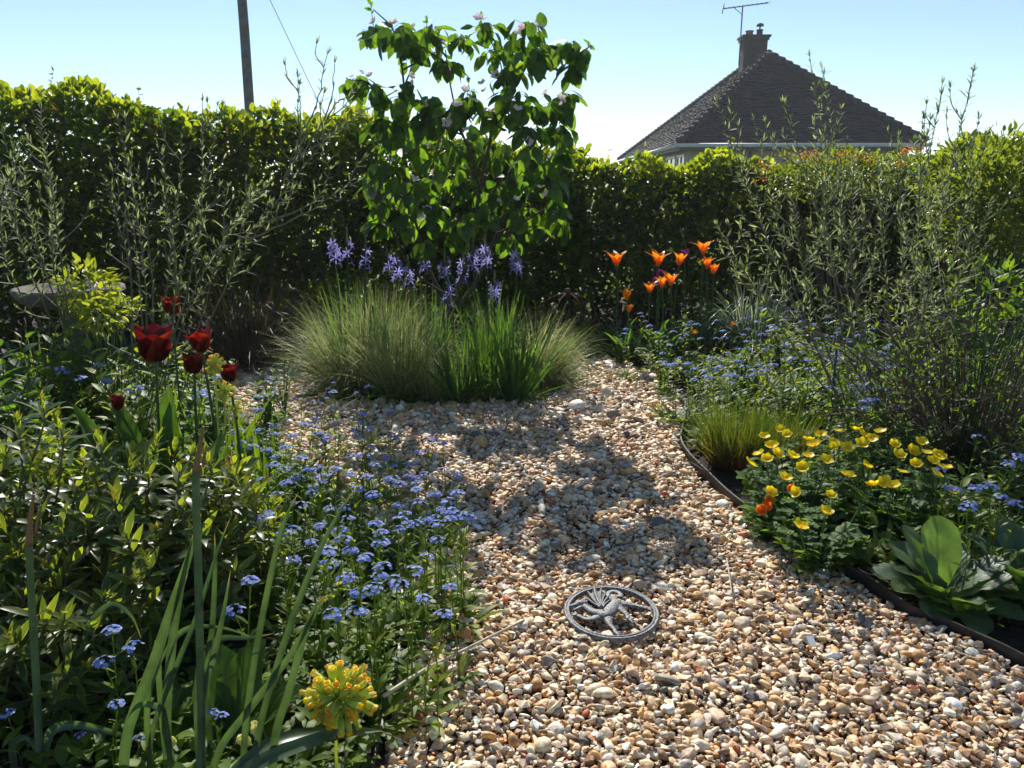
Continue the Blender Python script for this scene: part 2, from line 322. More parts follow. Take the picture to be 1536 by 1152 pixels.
# soil: a lumpy sheet under all the beds
def lump(x, y):
    return .010*np.sin(x*9+y*4)+.008*np.sin(x*17-y*13+1)+.006*np.sin(x*31+y*27+2)+.005*np.sin(x*53-y*61)
def surface(name, x0, x1, y0, y1, st, zf, mat, keep=None):
    xs = np.arange(x0, x1+st, st); ys = np.arange(y0, y1+st, st); X, Y = np.meshgrid(xs, ys); V = np.stack([X.ravel(), Y.ravel(), zf(X, Y).ravel()], -1)
    nx = len(xs); i, j = np.meshgrid(np.arange(nx-1), np.arange(len(ys)-1)); q = (j*nx+i).ravel(); f = np.stack([q, q+1, q+nx+1, q+nx], -1)
    if keep is not None: f = f[keep(V[f].mean(1))]
    mb = MB(); mb.add(V, f); o = mb.build(name, mat); o['kind'] = 'structure'; return o
gr_right = [(1536, 1010), (1450, 967), (1360, 928), (1288, 880), (1233, 852), (1172, 815), (1117, 776), (1060, 725), (1018, 675), (1022, 640), (1024, 612), (1010, 588), (985, 568), (950, 553), (915, 541)]
gr_left = [(330, 541), (325, 570), (345, 600), (372, 640), (430, 690), (500, 740), (560, 790), (598, 850), (612, 910), (607, 985), (588, 1075), (572, 1152)]
RE = at_z(*np.array(gr_right).T); LE = at_z(*np.array(gr_left).T)
ext_r = np.array([RE[0]+(RE[0]-RE[1])*1.6]); ext_l = np.array([LE[-1]+(LE[-1]-LE[-2])*1.5])
REs = smooth_path(np.vstack([ext_r, RE]), 60); LEs = smooth_path(np.vstack([LE, ext_l]), 50)
path_poly = np.vstack([REs, LEs, at_z(np.array([540, 1720]), np.array([1330, 1330])), at_z(np.array([1720]), np.array([1120]))])[:, :2]
isl_px = [(452, 560), (470, 592), (520, 606), (600, 611), (700, 609), (790, 600), (850, 585), (880, 562), (850, 540), (760, 528), (640, 522), (540, 528), (470, 540)]
ISL = smooth_path(np.vstack([at_z(*np.array(isl_px).T), at_z(*np.array(isl_px[:1]).T)]), 60)[:, :2]
sheet('path', path_poly, -.012, M['bed'])
surface('soil', -4.5, 4.5, .3, 7.6, .045, lambda x, y: lump(x, y)-.005, M['soil'], lambda c: ~inpoly(c, path_poly) | inpoly(c, ISL))
def garden(p): return ~inpoly(p, path_poly) | inpoly(p, ISL)

# gravel: each stone is geometry; nobody could count them
def protos():
    out = []
    for k in range(18):
        bm = bmesh.new()
        if k % 3:
            n = int(rng.integers(9, 15)); v = nrm(rng.normal(size=(n, 3)))*U(.8, 1.05, (n, 1))
            for q in v: bm.verts.new(q)
            g = bmesh.ops.convex_hull(bm, input=bm.verts[:]); bmesh.ops.delete(bm, geom=[e for e in bm.verts if not e.link_faces], context='VERTS')
            bmesh.ops.bevel(bm, geom=bm.edges[:], offset=.06, segments=1, affect='EDGES', clamp_overlap=True); bmesh.ops.triangulate(bm, faces=bm.faces[:])
        else:
            bmesh.ops.create_icosphere(bm, subdivisions=2, radius=1)
            a = rng.normal(size=(5, 3))
            for v in bm.verts:
                c = np.array(v.co); f = 1+.12*sum(math.sin(2.2*float(c@q)+i) for i, q in enumerate(a))/1.5
                for q in a[:3]:
                    qn = q/np.linalg.norm(q); h = float(c@qn)*f
                    if h > .62: v.co = v.co - Vector(qn)*(h-.62)*.9
                v.co *= f
        bm.verts.ensure_lookup_table(); V = np.array([v.co[:] for v in bm.verts]); Fc = np.array([[v.index for v in f.verts] for f in bm.faces]); out.append((V, Fc)); bm.free()
    return out
PAL = np.array([(.56, .47, .34), (.62, .54, .42), (.74, .69, .6), (.5, .37, .22), (.48, .3, .13), (.4, .23, .09), (.24, .15, .085), (.33, .29, .24), (.23, .21, .19), (.1, .092, .085), (.48, .35, .25), (.34, .1, .04), (.45, .42, .38)])
PAL = PAL*np.array([1.025, .96, .87])*1.1; PW = np.array([.19, .11, .055, .16, .12, .075, .08, .06, .04, .02, .07, .015, .015]); PW = PW/PW.sum()
plaque_c = at_z(917, 918)
def gravel():
    P = protos(); pts = []
    for y0, y1, sp in ((.9, 2.2, .0131), (2.2, 3.3, .0158), (3.3, 5.2, .021)):
        for lay in range(2):
            xs, ys = np.meshgrid(np.arange(-3, 2.6, sp), np.arange(y0, y1, sp)); p = np.stack([xs.ravel(), ys.ravel()], -1)+rng.normal(0, sp*.42, (xs.size, 2))
            keep = (np.abs(p[:, 0]) < p[:, 1]*.72+.35) & inpoly(p, path_poly)
            p = p[keep]; inner = inpoly(p, (ISL-ISL.mean(0))*.93+ISL.mean(0)); p = p[~inner]
            pts.append(np.column_stack([p, np.full(len(p), lay), np.full(len(p), sp)]))
    p = np.vstack(pts); N = len(p); print('stones', N)
    col_cap = .86
    s = np.clip(rng.lognormal(0, .34, N), .5, 2.3)*p[:, 3]*.58
    big = rng.random(N) < .04; s[big] *= 1.45
    sc = np.stack([s*U(.9, 1.45, N), s*U(.7, 1.05, N), s*U(.38, .76, N)], -1)
    z = -.006+sc[:, 2]*.5+p[:, 2]*.008+U(0, .006, N)+.006*np.sin(p[:, 0]*7+p[:, 1]*5)+.004*np.sin(p[:, 0]*13-p[:, 1]*11)
    yaw = U(0, 6.283, N); tl = rng.normal(0, .38, N); tl2 = rng.normal(0, .3, N)
    cz, sz, cx, sx, cyy, sy = np.cos(yaw), np.sin(yaw), np.cos(tl), np.sin(tl), np.cos(tl2), np.sin(tl2)
    zero = np.zeros(N); one = np.ones(N)
    Rz = np.stack([cz, -sz, zero, sz, cz, zero, zero, zero, one], -1).reshape(N, 3, 3); Rx = np.stack([one, zero, zero, zero, cx, -sx, zero, sx, cx], -1).reshape(N, 3, 3); Ry = np.stack([cyy, zero, sy, zero, one, zero, -sy, zero, cyy], -1).reshape(N, 3, 3)
    RR = Rz@Rx@Ry
    col = PAL[rng.choice(len(PAL), N, p=PW)]*U(.9, 1.45, (N, 1))*rng.normal(1, .012, (N, 3))
    col = np.minimum(col, col_cap)
    far = np.linalg.norm(p[:, :2]-plaque_c[:2], axis=1) < .118; z[far] -= .009     # the disc lies on settled stones
    which = rng.integers(0, len(P), N); mb = MB(); fl = []
    for k, (V, Fc) in enumerate(P):
        i = np.where(which == k)[0]; n = len(i); W = np.einsum('nij,nvj->nvi', RR[i], V[None]*sc[i][:, None])+np.column_stack([p[i, :2], z[i]])[:, None]
        mb.add(W, (Fc[None]+(np.arange(n)*len(V))[:, None, None]).reshape(-1, 3), 0, col=np.column_stack([np.repeat(col[i], len(V), 0), np.ones(n*len(V))])); fl.append(np.full(n*len(Fc), k % 3 == 0))
    o = mb.build('gravel', M['stone'], smooth=np.concatenate(fl)); tag(o, 'loose cream and tan flint gravel covering the path', 'gravel', kind='stuff')
gravel()

# edging strips, cut as one bent band each
def band(name, pts, h, t, label):
    p = np.asarray(pts); tan = nrm(np.gradient(p, axis=0)); s = np.stack([-tan[:, 1], tan[:, 0], 0*tan[:, 0]], -1); wob = .0012*np.sin(np.arange(len(p))*.9)[:, None]*np.array([0, 0, 1])
    up = np.array([0, 0, h])+wob; dn = np.array([0, 0, -.04]); V = np.stack([p-s*t+dn, p-s*t+up, p+s*t+up, p+s*t+dn], 1); n = len(p)
    f = [(k*4+j, k*4+(j+1) % 4, (k+1)*4+(j+1) % 4, (k+1)*4+j) for k in range(n-1) for j in range(4)]; mb = MB(); mb.add(V, np.array(f))
    mb.add(V[0], np.array([[0, 1, 2, 3]])); mb.add(V[-1], np.array([[3, 2, 1, 0]]))
    return tag(mb.build(name, M['edge'], smooth=False, origin=p[len(p)//2]), label, 'edging')
out = lambda q, d: q+np.array([[d, 0, 0]])
band('bed_edging', smooth_path(np.vstack([ext_r, RE])[:12], 70)+np.array([[.012, .005, 0]]), .034, .003, 'dark bent edging strip holding the right flower bed along the gravel')
band('bed_edging', smooth_path(np.vstack([LE[-6:], ext_l]), 40)+np.array([[-.012, 0, 0]]), .022, .0025, 'thin dark edging strip in shade along the left flower bed')

# ---------------------------------------------------------------- house beyond the hedge
def house():
    D = 26.; a = math.atan(25/F); ex = np.array([math.cos(a), -math.sin(a), 0]); ey = np.array([math.sin(a), math.cos(a), 0]); ez = np.array([0, 0, 1.])
    C = at_y(1020, 215, D); zE = C[2]; C[2] = 0; w = (at_y(1395, 208, D-.4)[0]-C[0])/math.cos(a); half = w/2; ln = .66*D; rise = at_y(1152, 84, D+half)[2]-zE
    ov = .35
    t = thing('house', 'bungalow with dark hipped tile roof and brick chimney beyond the hedge', 'house', C)
    X = lambda x, y, z: C+ex*x+ey*y+ez*z
    # brick walls, open rectangle prisms
    mb = MB(); th = .3; hw = zE-.03
    ax = np.stack([ex, ey, ez])
    x0, x1, y0, y1 = ov, w-ov, ov, ln-ov
    box(mb, X((x0+x1)/2, y0+th/2, hw/2), ((x1-x0)/2, th/2, hw/2), ax); box(mb, X((x0+x1)/2, y1-th/2, hw/2), ((x1-x0)/2, th/2, hw/2), ax)
    for x in (x0+th/2, x1-th/2): box(mb, X(x, (y0+y1)/2, hw/2), (th/2, (y1-y0)/2-th-.003, hw/2), ax)
    mb.build('wall', M['brick'], t, smooth=False)
    # roof: tile courses on four slopes
    rf = MB(); apex0 = X(half*.95, half, zE+rise); apex1 = X(half*.95, half*1.9, zE+rise)
    cs = [X(0, 0, zE), X(w, 0, zE), X(w, ln, zE), X(0, ln, zE)]
    for A, B, Cc, Dd in ((cs[0], cs[1], apex0, apex0), (cs[1], cs[2], apex1, apex0), (cs[2], cs[3], apex1, apex1), (cs[3], cs[0], apex0, apex1)):
        n = nrm(np.cross(B-A, Dd-A)); rows = 34
        for i in range(rows):
            ta, tb = i/rows, (i+1)/rows; e = n*.05
            l0, r0 = A+(Dd-A)*ta, B+(Cc-B)*ta; l1, r1 = A+(Dd-A)*tb, B+(Cc-B)*tb
            k = max(2, int(np.linalg.norm(r0-l0)/.17)); q = np.linspace(0, 1, k+1)[:, None]; jig = e*U(.75, 1.25, (k+1, 1))
            lo = l0+(r0-l0)*q+jig; hi = l1+(r1-l1)*q+n*.004; un = l0+(r0-l0)*q-n*.02; m = k+1
            f = np.array([(j, j+1, m+j+1, m+j) for j in range(k)]); g = np.array([(j, j+1, m+j+1, m+j) for j in range(k)])
            rf.add(np.vstack([lo, hi]), f); rf.add(np.vstack([un, lo]), g)
    R_ = rf.build('roof', M['tile'], t, smooth=False)
    hp = MB()
    for A, B in ((cs[0], apex0), (cs[1], apex0), (apex0, apex1), (cs[2], apex1), (cs[3], apex1)):
        k = int(np.linalg.norm(B-A)/.3); d = (B-A)/k
        s = A+d*np.arange(k)[:, None]; tubes(hp, np.stack([s, s+d*.97], 1)+ez*.05, np.stack([np.full(k, .16), np.full(k, .11)], 1), 8)
    hp.build('ridge_tiles', M['tile'], R_)
    # gutter, fascia, soffit
    g = MB(); fz = zE-.06
    for A, B in ((X(-.06, -.06, fz), X(w+.06, -.06, fz)), (X(-.06, -.02, fz), X(-.06, ln, fz))): tubes(g, np.stack([A, B]), .062, 10)
    g.build('gutter', M['white'], t)
    fs = MB(); box(fs, X(w/2, .02, zE-.11), (w/2-.02, .015, .09), ax); box(fs, X(.02, ln/2, zE-.11), (.015, ln/2-.05, .09), ax)
    box(fs, X(w/2, ov/2, zE-.19), (w/2-.04, ov/2-.02, .01), ax); box(fs, X(ov/2, ln/2+.2, zE-.19), (ov/2-.02, ln/2-.3, .01), ax)
    fs.build('fascia', M['lead'], t, smooth=False)
    dp = MB(); tubes(dp, np.stack([X(w*.3, ov-.06, 0), X(w*.3, ov-.06, zE-.25), X(w*.3, -.03, zE-.08)]), .04, 8); dp.build('downpipe', M['edge'], t)
    # side windows, seen obliquely past the corner, and one in the front wall
    for yy, ww in ((1.5, .7), (3.4, .9), (6.2, 1.0), (8.8, .8)):
        f = MB(); zc = zE-.95
        for dz in (-.62, .62): box(f, X(ov-.015, yy, zc+dz), (.04, ww, .04), ax)
        for dy in (-ww+.04, 0, ww-.04): box(f, X(ov-.012, yy+dy, zc), (.037, .04, .58), ax)
        fo = f.build('window', M['white'], t, smooth=False)
        p = MB(); box(p, X(ov-.006, yy, zc), (.012, ww-.02, .58), ax); p.build('pane', M['glass'], fo, smooth=False)
    f = MB(); yy = w*.62; zc = zE-1.0
    for dz in (-.6, .6): box(f, X(yy, ov-.015, zc+dz), (.9, .04, .04), ax)
    for dy in (-.86, 0, .86): box(f, X(yy+dy, ov-.012, zc), (.04, .037, .56), ax)
    fo = f.build('window', M['white'], t, smooth=False); p = MB(); box(p, X(yy, ov-.006, zc), (.88, .012, .56), ax); p.build('pane', M['glass'], fo, smooth=False)
    # satellite dish on the front wall
    ds = MB(); dc = X(.95, ov-.22, zE-.42); rr = []
    for k in range(8): rr.append((.26*k/7+.002, .09*(k/7)**2))
    rings(ds, rr, 0, 0, 0, 20); V = ds.V[0]; V2 = V@np.array([ex, ez, -ey]); ds.V[0] = V2+dc; tubes(ds, np.stack([dc+ey*.02, dc+ey*.2, dc+ey*.21-ez*.1]), .018, 6); tubes(ds, np.stack([dc-ez*.2, dc-ey*.3-ez*.1]), .01, 5)
    ds.build('satellite_dish', M['lead'], t)
    # chimney on the far end of the ridge
    yc = half*1.9-.5; c0 = X(half*.95+.2, yc, 0); ztop = at_y(1130, 52, c0[1])[2]
    ch = MB(); zb = zE+rise-1.0; hh = (ztop-zb)/2
    box(ch, c0+ez*(zb+hh-.12), (.43, .36, hh-.12), ax); box(ch, c0+ez*(ztop-.19), (.48, .41, .05), ax); box(ch, c0+ez*(ztop-.10), (.53, .45, .036), ax)
    cho = ch.build('chimney', M['chimney'], R_, smooth=False)
    fl = MB(); box(fl, X(half*.95+.2, yc-.375, zE+rise-.12), (.42, .012, .1), ax); box(fl, X(half*.95+.2-.445, yc, zE+rise-.65), (.012, .38, .1), ax); fl.build('flashing', M['lead'], R_, smooth=False)
    for dx, h, mat, r in ((-.18, .2, 'pot', .13), (.2, .24, 'lead', .11)):
        pt = MB(); q = c0+ex*dx; rings(pt, [(0, 0), (r*1.05, 0), (r, h*.8), (r*1.2, h*.82), (r*1.2, h), (r*.8, h), (r*.75, h*.5)], q[0], q[1], ztop-.065, 16)
        if mat == 'lead': rings(pt, [(.02, h+.12), (r*1.3, h+.12), (r*1.1, h+.2), (0, h+.24)], q[0], q[1], ztop-.065, 16); tubes(pt, np.stack([q+ez*(ztop-.065+h*.5), q+ez*(ztop-.065+h+.13)]), .03, 6)
        pt.build('chimney_pot', M[mat], R_)
    ae = MB(); p0 = c0-ex*.5; zt = at_y(1107, 9, p0[1])[2]
    tubes(ae, np.stack([p0+ez*(ztop-1.1), p0+ez*zt]), .028, 6); b0 = p0-ex*.72+ez*(zt-.09); b1 = p0+ex*.95+ez*(zt+.11); tubes(ae, np.stack([b0, b1]), .025, 6)
    for q in np.linspace(0, 1, 11): m = b0+(b1-b0)*q; tubes(ae, np.stack([m-ey*.25-ez*.01, m+ey*.25+ez*.01]), .012, 4)
    tubes(ae, np.stack([b0+ez*.18+ex*.03, b0-ez*.18-ex*.03]), .018, 4); tubes(ae, np.stack([p0+ez*(ztop-.75), c0-ex*.36+ez*(ztop-.75)]), .025, 5); tubes(ae, np.stack([p0+ez*(zt-.3)-ex*0, p0-ex*.35+ez*(zt-.03)]), .014, 4)
    ae.build('aerial', M['aerial'], R_)
house()
# ---------------------------------------------------------------- telegraph pole and its stay
pb = at_y(375, 165, 16.); pb[2] = -.06
tp = thing('telegraph_pole', 'weathered grey timber telegraph pole rising behind the left hedge', 'telegraph pole', pb)
mb = MB(); zz = np.linspace(0, 8.2, 14); tubes(mb, np.stack([pb[0]+0*zz+.006*np.sin(zz*2), pb[1]+0*zz, zz-.06], -1)[None], np.linspace(.098, .075, 14)[None], 14); mb.build('post', M['pole'], tp)
mb = MB(); box(mb, pb+np.array([0, 0, 7.7]), (.5, .05, .05)); mb.build('crossarm', M['pole'], tp, smooth=False)
w0 = pb+np.array([0, 0, 7.6]); q1 = at_y(455, 105, 15.6); q0 = at_y(405, 0, 15.85); dw = (q1-q0); k = (q1[2]-0)/-dw[2]; w1 = q1+dw*k
kk = (w0[2]-q0[2])/-dw[2]; mb = MB(); tubes(mb, np.stack([q0-dw*kk, w1]), .006, 5); mb.build('stay_wire', M['wire'], tp)

# ---------------------------------------------------------------- hedges
def hedge(pts, thick, n, label, seed, ls=1., lumpy=1.):
    global rng; rng = np.random.default_rng(seed)
    p = np.asarray(pts, float); path = smooth_path(p, 60); seg = np.linalg.norm(np.diff(path[:, :2], axis=0), axis=1); S = np.concatenate([[0], np.cumsum(seg)]); Lt = S[-1]
    o = path[30].copy(); o[2] = 0
    t = thing('hedge', label, 'hedge', o)
    def frame(s):
        c = np.stack([np.interp(s, S, path[:, k]) for k in range(3)], -1); c2 = np.stack([np.interp(np.minimum(s+.05, Lt), S, path[:, k])-np.interp(np.maximum(s-.05, 0), S, path[:, k]) for k in range(2)], -1)
        tn = np.column_stack([nrm(c2), np.zeros(len(s))]); nr = np.stack([tn[:, 1], -tn[:, 0], 0*s], -1); return c, tn, nr   # nr points to the camera side
    def bump(s, q): return lumpy*(.05*np.sin(s*3.1+q*4+seed)+.04*np.sin(s*7.3-q*6.1)+.03*np.sin(s*13.7+q*9.3+1))
    s = U(0, Lt, n); c, tn, nr = frame(s); H = c[:, 2]; per = 2*H+thick; q = U(0, 1, n)*per
    dep = np.abs(rng.exponential(.055, n))-.02; h2 = thick/2
    side = np.where(q < H, 1, np.where(q < 2*H, -1, 0)); zz = np.where(q < H, q, np.where(q < 2*H, q-H, H)); off = np.where(side == 0, q-2*H-h2, side*h2)
    edge = np.clip((zz-(H-.16))/.16, 0, 1)**2*.13*np.abs(side)
    pos = c.copy(); rad = off-side*(dep+edge)+side*bump(s, zz); zz = np.where(side == 0, H-dep+bump(s, off)*.9-np.clip((np.abs(off)-h2+.12)/.12, 0, 1)**2*.09, zz); pos[:, :2] += nr[:, :2]*rad[:, None]; pos[:, 2] = zz
    # gaps: fewer leaves low down and where the growth is thin
    thin = np.sin(s*5.3+zz*7+seed)+np.sin(s*11.1-zz*9+2)+np.sin(s*3.7-zz*13+4); keep = rng.random(n) < np.clip(1-.3*np.maximum(thin-.9, 0), .3, 1)*np.clip(.6+zz*.9, .6, 1)
    keep &= (zz > .04) & (rng.random(n) < 1-.42*np.clip((zz-(H-.3))/.15, 0, 1))
    pos, side2, nr2 = pos[keep], side[keep], nr[keep]; m = len(pos)
    d = nr2*side2[:, None]*.55+np.array([0, 0, .25])+rng.normal(0, .55, (m, 3)); d[side2 == 0] += np.array([0, 0, .7]); up = rng.normal(0, .6, (m, 3))+np.array([0, 0, .9])+nr2*side2[:, None]*.4
    mb = MB(); L = U(.034, .058, m)*ls; leaves(mb, pos, d, up, L, L*U(.55, .75, m), fold=.2, curl=U(0, .5, m), var=np.clip(rng.normal(.42, .22, m)+.45*(side2 == 0)+.16*np.sin(pos[:, 0]*4+pos[:, 2]*5+seed)*np.sin(pos[:, 0]*9-pos[:, 2]*7), 0, 1))  # top leaves tinted lighter, backlit glow put into their colour
    # new shoots standing out of the clipped top
    k = int(Lt*13*lumpy); s = U(0, Lt, k); c, tn, nr = frame(s); of = U(-h2, h2, k); hs = np.clip(rng.exponential(.05, k), .015, .17); tops = c.copy(); tops[:, :2] += nr[:, :2]*of[:, None]; tops[:, 2] += bump(s, of)*.9; base = tops-np.array([0, 0, .08]); tip = tops+np.stack([rng.normal(0, .03, k), rng.normal(0, .03, k), hs], -1)
    w = MB(); tubes(w, np.stack([base, tip], 1), np.stack([np.full(k, .0018), np.full(k, .001)], 1), 4)
    for f in np.linspace(.3, 1, 7):
        pp = base*(1-f)+tip*f; leaves(mb, pp, rng.normal(0, .7, (k, 3))+np.array([0, 0, .7]), rng.normal(0, .5, (k, 3))+np.array([0, -.3, 1]), U(.022, .042, k)*ls, U(.014, .026, k)*ls, fold=.2, curl=.2, var=U(.6, 1, k))
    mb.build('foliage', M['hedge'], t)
    # woody framework
    k = int(Lt*30); s = U(0, Lt, k); c, tn, nr = frame(s); of = rng.normal(0, thick*.16, k); b = c.copy(); b[:, :2] += nr[:, :2]*of[:, None]; b[:, 2] = -.02
    e = c.copy(); e += tn*rng.normal(0, .22, k)[:, None]; e[:, :2] += nr[:, :2]*(of+rng.normal(0, thick*.28, k))[:, None]; e[:, 2] = c[:, 2]*U(.55, .97, k); mid = (b+e)/2+rng.normal(0, .06, (k, 3)); tubes(w, np.stack([b, (b+mid)/2+rng.normal(0, .02, (k, 3)), mid, (mid+e)/2+rng.normal(0, .02, (k, 3)), e], 1), np.stack([np.full(k, f) for f in (.011, .009, .007, .005, .003)], 1)*U(.6, 1.4, (k, 1)), 5)
    k *= 5; s = U(0, Lt, k); c, tn, nr = frame(s); b = c.copy(); b[:, 2] = c[:, 2]*U(.08, .9, k); b[:, :2] += nr[:, :2]*rng.normal(0, thick*.22, k)[:, None]; e = b+tn*rng.normal(0, .14, k)[:, None]+nr*rng.normal(0, .16, k)[:, None]; e[:, 2] += U(-.05, .2, k); tubes(w, np.stack([b, (b+e)/2+rng.normal(0, .02, (k, 3)), e], 1), np.stack([np.full(k, .0035), np.full(k, .0025), np.full(k, .0012)], 1), 4)
    w.build('branches', M['twig'], t)
def hp(px, py, Y): q = at_y(px, py, Y); return q
HA = [hp(-420, 105, 5.0), hp(-180, 130, 5.3), hp(0, 150, 5.5), hp(200, 162, 5.7), hp(400, 188, 5.9), hp(560, 205, 6.0), hp(720, 222, 6.1), hp(880, 245, 6.15)]
HB = [hp(880, 250, 6.17), hp(1000, 256, 6.25), hp(1130, 254, 6.25), hp(1280, 250, 6.2), hp(1420, 236, 6.1), hp(1560, 222, 5.9), hp(1760, 205, 5.6)]
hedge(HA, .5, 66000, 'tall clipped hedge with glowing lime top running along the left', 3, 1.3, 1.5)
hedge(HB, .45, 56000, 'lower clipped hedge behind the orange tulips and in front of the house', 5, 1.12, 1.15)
rng = np.random.default_rng(11)
# ---------------------------------------------------------------- quince tree on the island
def quince():
    Y0 = 4.15; base = at_y(688, 566, Y0); base[2] = 0
    t = thing('quince_tree', 'small quince tree with drooping leaves and pale pink blossom on the grassy island', 'tree', base)
    def limb(px, ys): return np.stack([at_y(a, b, Y0+y) for (a, b), y in zip(px, ys)])
    L = [limb([(688, 575), (684, 500), (676, 458), (700, 400), (712, 330), (732, 225), (760, 140), (785, 62)], [0, 0, 0, -.03, -.06, -.05, 0, .05]),
         limb([(676, 458), (648, 415), (622, 330), (606, 220), (606, 130), (592, 50), (560, 14)], [0, .05, .1, .12, .1, .08, .05]),
         limb([(682, 470), (720, 412), (755, 330), (800, 245), (835, 165), (862, 90), (884, 70)], [.02, .08, .15, .18, .2, .2, .2]),
         limb([(722, 290), (705, 230), (690, 190), (676, 130), (668, 75)], [-.06, -.15, -.2, -.18, -.15]),
         limb([(606, 200), (580, 150), (548, 122), (524, 122)], [.1, .05, 0, -.05]),
         limb([(665, 440), (618, 405), (585, 340), (562, 300)], [.0, -.12, -.2, -.25]),
         limb([(745, 350), (790, 330), (830, 305), (848, 290)], [.1, -.05, -.12, -.15])]
    w = MB()
    for k, l in enumerate(L):
        p = smooth_path(l, 22); r0 = (.019, .012, .012, .007, .005, .007, .006)[k]; tubes(w, p[None], np.linspace(r0, .0025, 22)[None], 8)
    nodes_ = np.vstack([smooth_path(l, 22)[3:] for l in L])
    cl = [(588, 62, 30), (562, 60, 24), (618, 88, 36), (610, 60, 25), (650, 62, 26), (692, 72, 24), (668, 108, 24), (640, 55, 16), (728, 60, 28), (735, 92, 30), (792, 58, 34), (800, 98, 34), (760, 128, 36), (765, 90, 26), (832, 84, 24), (862, 112, 20), (852, 76, 16), (872, 80, 14), (540, 132, 22), (565, 140, 18), (525, 130, 12),
          (602, 168, 42), (590, 208, 44), (640, 196, 30), (612, 240, 42), (572, 200, 24), (682, 190, 36), (704, 162, 26), (742, 186, 32), (700, 232, 40), (664, 250, 36), (645, 165, 20), (800, 182, 38), (838, 172, 26), (836, 210, 30), (790, 218, 36), (842, 240, 18), (846, 150, 16), (745, 240, 28), (770, 160, 26),
          (580, 320, 30), (618, 300, 34), (648, 336, 32), (690, 285, 36), (692, 342, 28), (742, 300, 28), (772, 285, 28), (822, 284, 30), (832, 320, 24), (782, 330, 26), (764, 366, 18), (560, 290, 18), (608, 345, 26), (720, 330, 22), (580, 270, 30), (648, 290, 30), (800, 255, 30), (686, 358, 14), (636, 372, 14), (566, 345, 16), (842, 342, 14), (806, 345, 14)]
    f = MB(); fl = []
    for (x, y, r) in cl:
        Y = Y0+U(-.28, .28); c = at_y(x, y, Y); rr = r/F*Y; j = np.argmin(np.linalg.norm(nodes_-c-np.array([0, 0, -.1]), axis=1)); a = nodes_[j]
        mid = (a+c)/2+np.array([U(-.03, .03), U(-.03, .03), .03]); tubes(w, smooth_path(np.stack([a, mid, c+np.array([0, 0, rr*.5])]), 8)[None], np.linspace(.005, .0018, 8)[None], 5)
        n = int(5+r*.55) if y > 150 else int(4+r*.46); dd = blob_dirs(n); p = c+dd*np.array([1, .9, .75])*rr*U(.15, .85, (n, 1)); p[:, 2] += rr*.45
        d = dd*np.array([.6, .6, .2])+np.array([0, 0, -.75])+rng.normal(0, .28, (n, 3)); up = dd+np.array([0, 0, .5])+rng.normal(0, .35, (n, 3))
        Ls = U(.055, .112, n); leaves(f, p, d, up, Ls, Ls*U(.58, .74, n), T_LEAF, fold=.18, curl=U(-.1, .55, n), wob=.04)
        cc = c+np.array([0, 0, rr*.5]); q = np.stack([np.broadcast_to(cc, (n, 3)), p], 1); tubes(w, q, np.full((n, 2), .0011), 3)
        fl.append((c, rr))
    # short twig tips above the outline
    for (x, y, x2, y2) in ((560, 40, 556, 6), (640, 60, 640, 28), (655, 62, 660, 40), (720, 56, 722, 30), (880, 75, 886, 66), (700, 150, 704, 118), (752, 130, 745, 110)):
        a, b = at_y(x, y, Y0), at_y(x2, y2, Y0); tubes(w, np.stack([a, b]), np.array([.002, .0012]), 4); n = 5; tt = U(.3, 1, (n, 1)); leaves(f, a*(1-tt)+b*tt, rng.normal(0, .6, (n, 3))+np.array([0, 0, .5]), rng.normal(0, 1, (n, 3)), U(.02, .045, n), U(.012, .026, n), T_LEAF, var=U(.5, 1, n))
    w.build('trunk', M['bark'], t); f.build('crown', M['quince'], t)
    bp = [(591, 38), (562, 37), (590, 40), (620, 45), (640, 60), (718, 32), (726, 34), (782, 46), (806, 44), (812, 46), (776, 54), (528, 120), (543, 115), (564, 110), (617, 118), (620, 130), (686, 163), (698, 140), (722, 130), (724, 142), (672, 190), (676, 180), (640, 160), (728, 172), (736, 172), (776, 170), (820, 142), (840, 152), (842, 158), (796, 220), (790, 214), (838, 200), (622, 274), (694, 246), (650, 262), (586, 245), (590, 302), (642, 318), (810, 286), (820, 296), (774, 303), (750, 306), (834, 322), (628, 332), (700, 200), (744, 118)]
    for k, (x, y) in enumerate(bp):
        cc = min(fl, key=lambda q: np.linalg.norm((q[0]-at_y(x, y, q[0][1]))*1)/q[1]); c = at_y(x, y, cc[0][1]-.06); far_ = np.linalg.norm(c-cc[0]); c = cc[0]+(c-cc[0])*min(1, cc[1]*1.05/max(far_, 1e-6))+np.array([0, 0, .012]); m = MB(); ax = nrm(np.array([rng.normal(0, .5), rng.normal(-.3, .5), .7])); s = nrm(np.cross(ax, [.3, .8, .1])); q = np.cross(s, ax); a = np.arange(5)*1.2566+U(0, 1)
        out_ = np.cos(a)[:, None]*s+np.sin(a)[:, None]*q; op = U(.9, 1.5); leaves(m, np.broadcast_to(c, (5, 3)), out_*op+ax*.45, ax-out_*.3, U(.02, .034), U(.02, .028), T_LEAF, fold=.2, curl=-.2, var=U(.4, 1))
        m.build('blossom', M['pink'], t)
quince()

